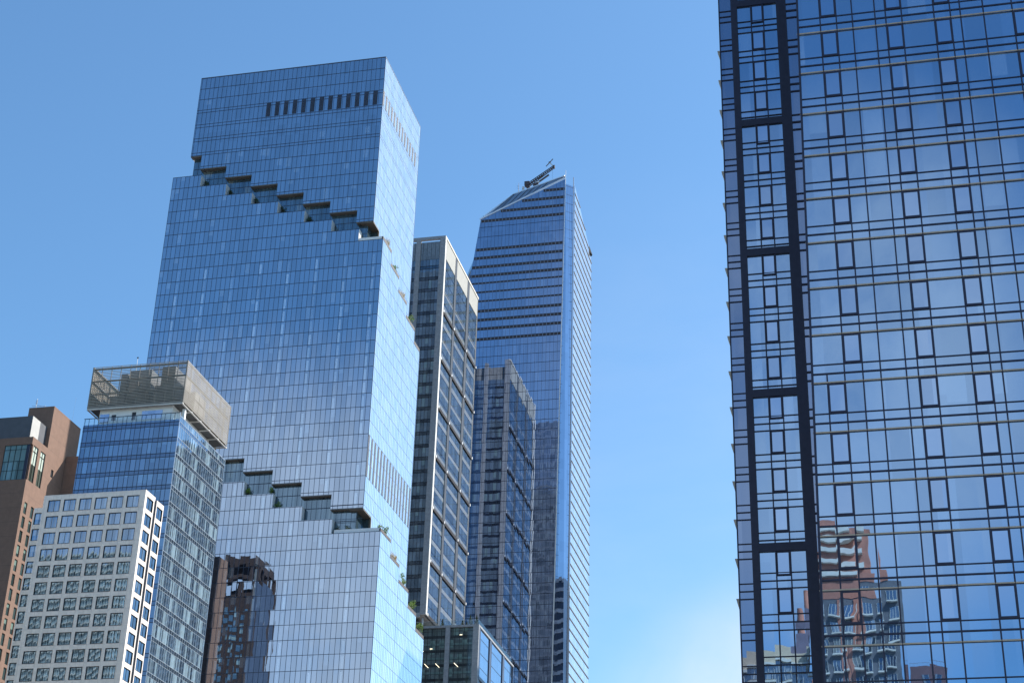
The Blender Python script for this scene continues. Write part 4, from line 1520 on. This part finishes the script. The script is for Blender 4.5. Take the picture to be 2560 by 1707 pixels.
for r in range(12):
    for i in range(6):
        x = -16.5 + i * 3.0
        q.box(x, x + 1.9, -49.97, -49.92, 79.5 - 2.95 * r, 81.2 - 2.95 * r)
        q2.box(x - .1, x + 2.0, -49.9, -49.2, 79.0 - 2.95 * r, 79.25 - 2.95 * r)
        for xx in (x, x + .6, x + 1.2, x + 1.86):
            q2.box(xx, xx + .07, -49.91, -49.88, 79.5 - 2.95 * r, 81.2 - 2.95 * r)
o = q.build('windows', gr_, rb); o['kind'] = 'stuff'
o = q2.build('window_trim', M_PALEB, rb); o['kind'] = 'stuff'
pb_ = thing('brick_building', (2, -56, 0), 'low purple brown block with railed roof, mirrored in the near apartment tower', 'building')
q = MB(); q.box(2.2, 6.6, -66, -50.5, 0, 70.9)
q.build('wall', plain('purple_brick', (.13, .075, .085), .8), pb_)
q = MB(); q.box(2.2, 6.4, -50.6, -50.5, 71.5, 71.56)
for x in frange(2.3, 6.4, .8):
    q.box(x, x + .04, -50.6, -50.55, 70.9, 71.5)
q.build('railing', M_STEEL, pb_)
q = MB(); q.box(4.4, 5.7, -50.49, -50.4, 67, 69.5)
q.build('window', gr_, pb_)
bb = thing('beige_building', (-26, -44, 0), 'beige gridded block with a red stack, mirrored in the wing of the apartment tower', 'building')
q = MB(); q.box(-28, -13.6, -60, -52.6, 0, 91.4)
q.build('wall', plain('beige_stone', (.55, .46, .34), .8, 0, .06), bb)
q = MB()
for r in range(8):
    q.box(-28, -13.6, -52.59, -51.9, 88.2 - 3 * r, 88.7 - 3 * r)
    for i in range(9):
        q.box(-27.6 + i * 1.6, -27.5 + i * 1.6, -52.5, -52.4, 86 - 3 * r, 88.2 - 3 * r)
q.build('balconies', M_PALEB, bb)
q = MB()
for r in range(8):
    q.box(-27.6, -13.9, -52.58, -52.5, 86 - 3 * r, 88.1 - 3 * r)
q.build('glazing', gr_, bb)
q = MB(); q.box(-18.0, -14.0, -60, -55, 91.4, 93.9); q.box(-16.4, -13.8, -59, -55, 93.9, 97.0)
q.build('rooftop_block', plain('grey_purple', (.16, .14, .19), .8), bb)
q = MB(); q.tube((-15.0, -56, 97), (-15.0, -56, 101), .95, .8, 12)
q.build('red_stack', M_RED, bb)
# pale gridded block mirrored in the stone building's windows
pg = thing('balcony_building', (-131, 150, 0), 'pale block with white balcony bands, mirrored in windows of the stone grid building', 'building')
q = MB(); q.box(-205, -131, 130, 160, 0, 102)
q.build('wall', plain('teal_glass_wall', (.34, .44, .47), .4, .0, .2, .2), pg)
q = MB()
for r in range(32):
    z = 101.5 - 3.1 * r
    q.box(-205, -131, 160.01, 160.8, z - .6, z)
for i in range(22):
    x = -131.4 - i * 3.2
    q.box(x - .4, x, 160.81, 161.0, 0, 102)
for i in range(32):
    q.box(-130.98, -130.7, 130, 160, 100.5 - 3.1 * i, 101.1 - 3.1 * i)
q.build('balconies', M_PALEB, pg)
# banded tower hidden behind the near apartment tower, mirrored in the hotel's right side
bt = thing('banded_tower', (-41, 482, 0), 'pale banded tower mirrored in the right side of the glass hotel', 'skyscraper')
q = MB(); q.box(-41, 14, 482, 540, 0, 225)
q.build('wall', plain('banded_wall', (.035, .05, .08), .3, .4, .3, .15), bt)
q = MB()
for r in range(50):
    q.box(-41.4, -41.01, 482, 540, 224 - 4.4 * r, 225.6 - 4.4 * r)
    q.box(-41.4, 14, 481.6, 481.99, 224 - 4.4 * r, 225.6 - 4.4 * r)
q.build('floor_bands', plain('pale_floor_band', (.34, .37, .42), .6), bt)

# street tree whose top just reaches the lower left corner
stt = thing('street_tree', (-27.6, 46.0, 0), 'leafy green treetop just reaching into the lower left corner', 'tree')
q = MB(); q.tube((-27.6, 46, 0), (-27.7, 46, 12), .28, .14, 10)
rd = random.Random(3)
cl_ = []
for i in range(14):
    a = rd.uniform(0, 6.28); h = rd.uniform(7, 15.5); rr = rd.uniform(.8, 2.6) * (1 if h < 13 else .45)
    p = (-27.7 + math.cos(a) * rr, 46 + math.sin(a) * rr, h + 1)
    q.tube((-27.65, 46, h * .68), p, .08, .02, 6)
    cl_.append((p, rd.uniform(.9, 1.5)))
cl_.append(((-27.5, 46, 19.6), .9))
cl_.append(((-27.0, 46, 18.7), .8))
q.build('trunk', M_BARK, stt)
q = MB()
for i in range(3600):
    p, rr = rd.choice(cl_)
    d = Vector((rd.gauss(0, 1), rd.gauss(0, 1), rd.gauss(0, 1))).normalized() * rr * rd.uniform(.4, 1.05)
    c = Vector(p) + d
    u_ = Vector((rd.gauss(0, 1), rd.gauss(0, 1), rd.gauss(0, 1))).normalized()
    v_ = u_.orthogonal().normalized()
    l = rd.uniform(.07, .13)
    q.poly([c - u_ * l, c + v_ * l * .55, c + u_ * l, c - v_ * l * .55])
q.build('crown', LEAF, stt)
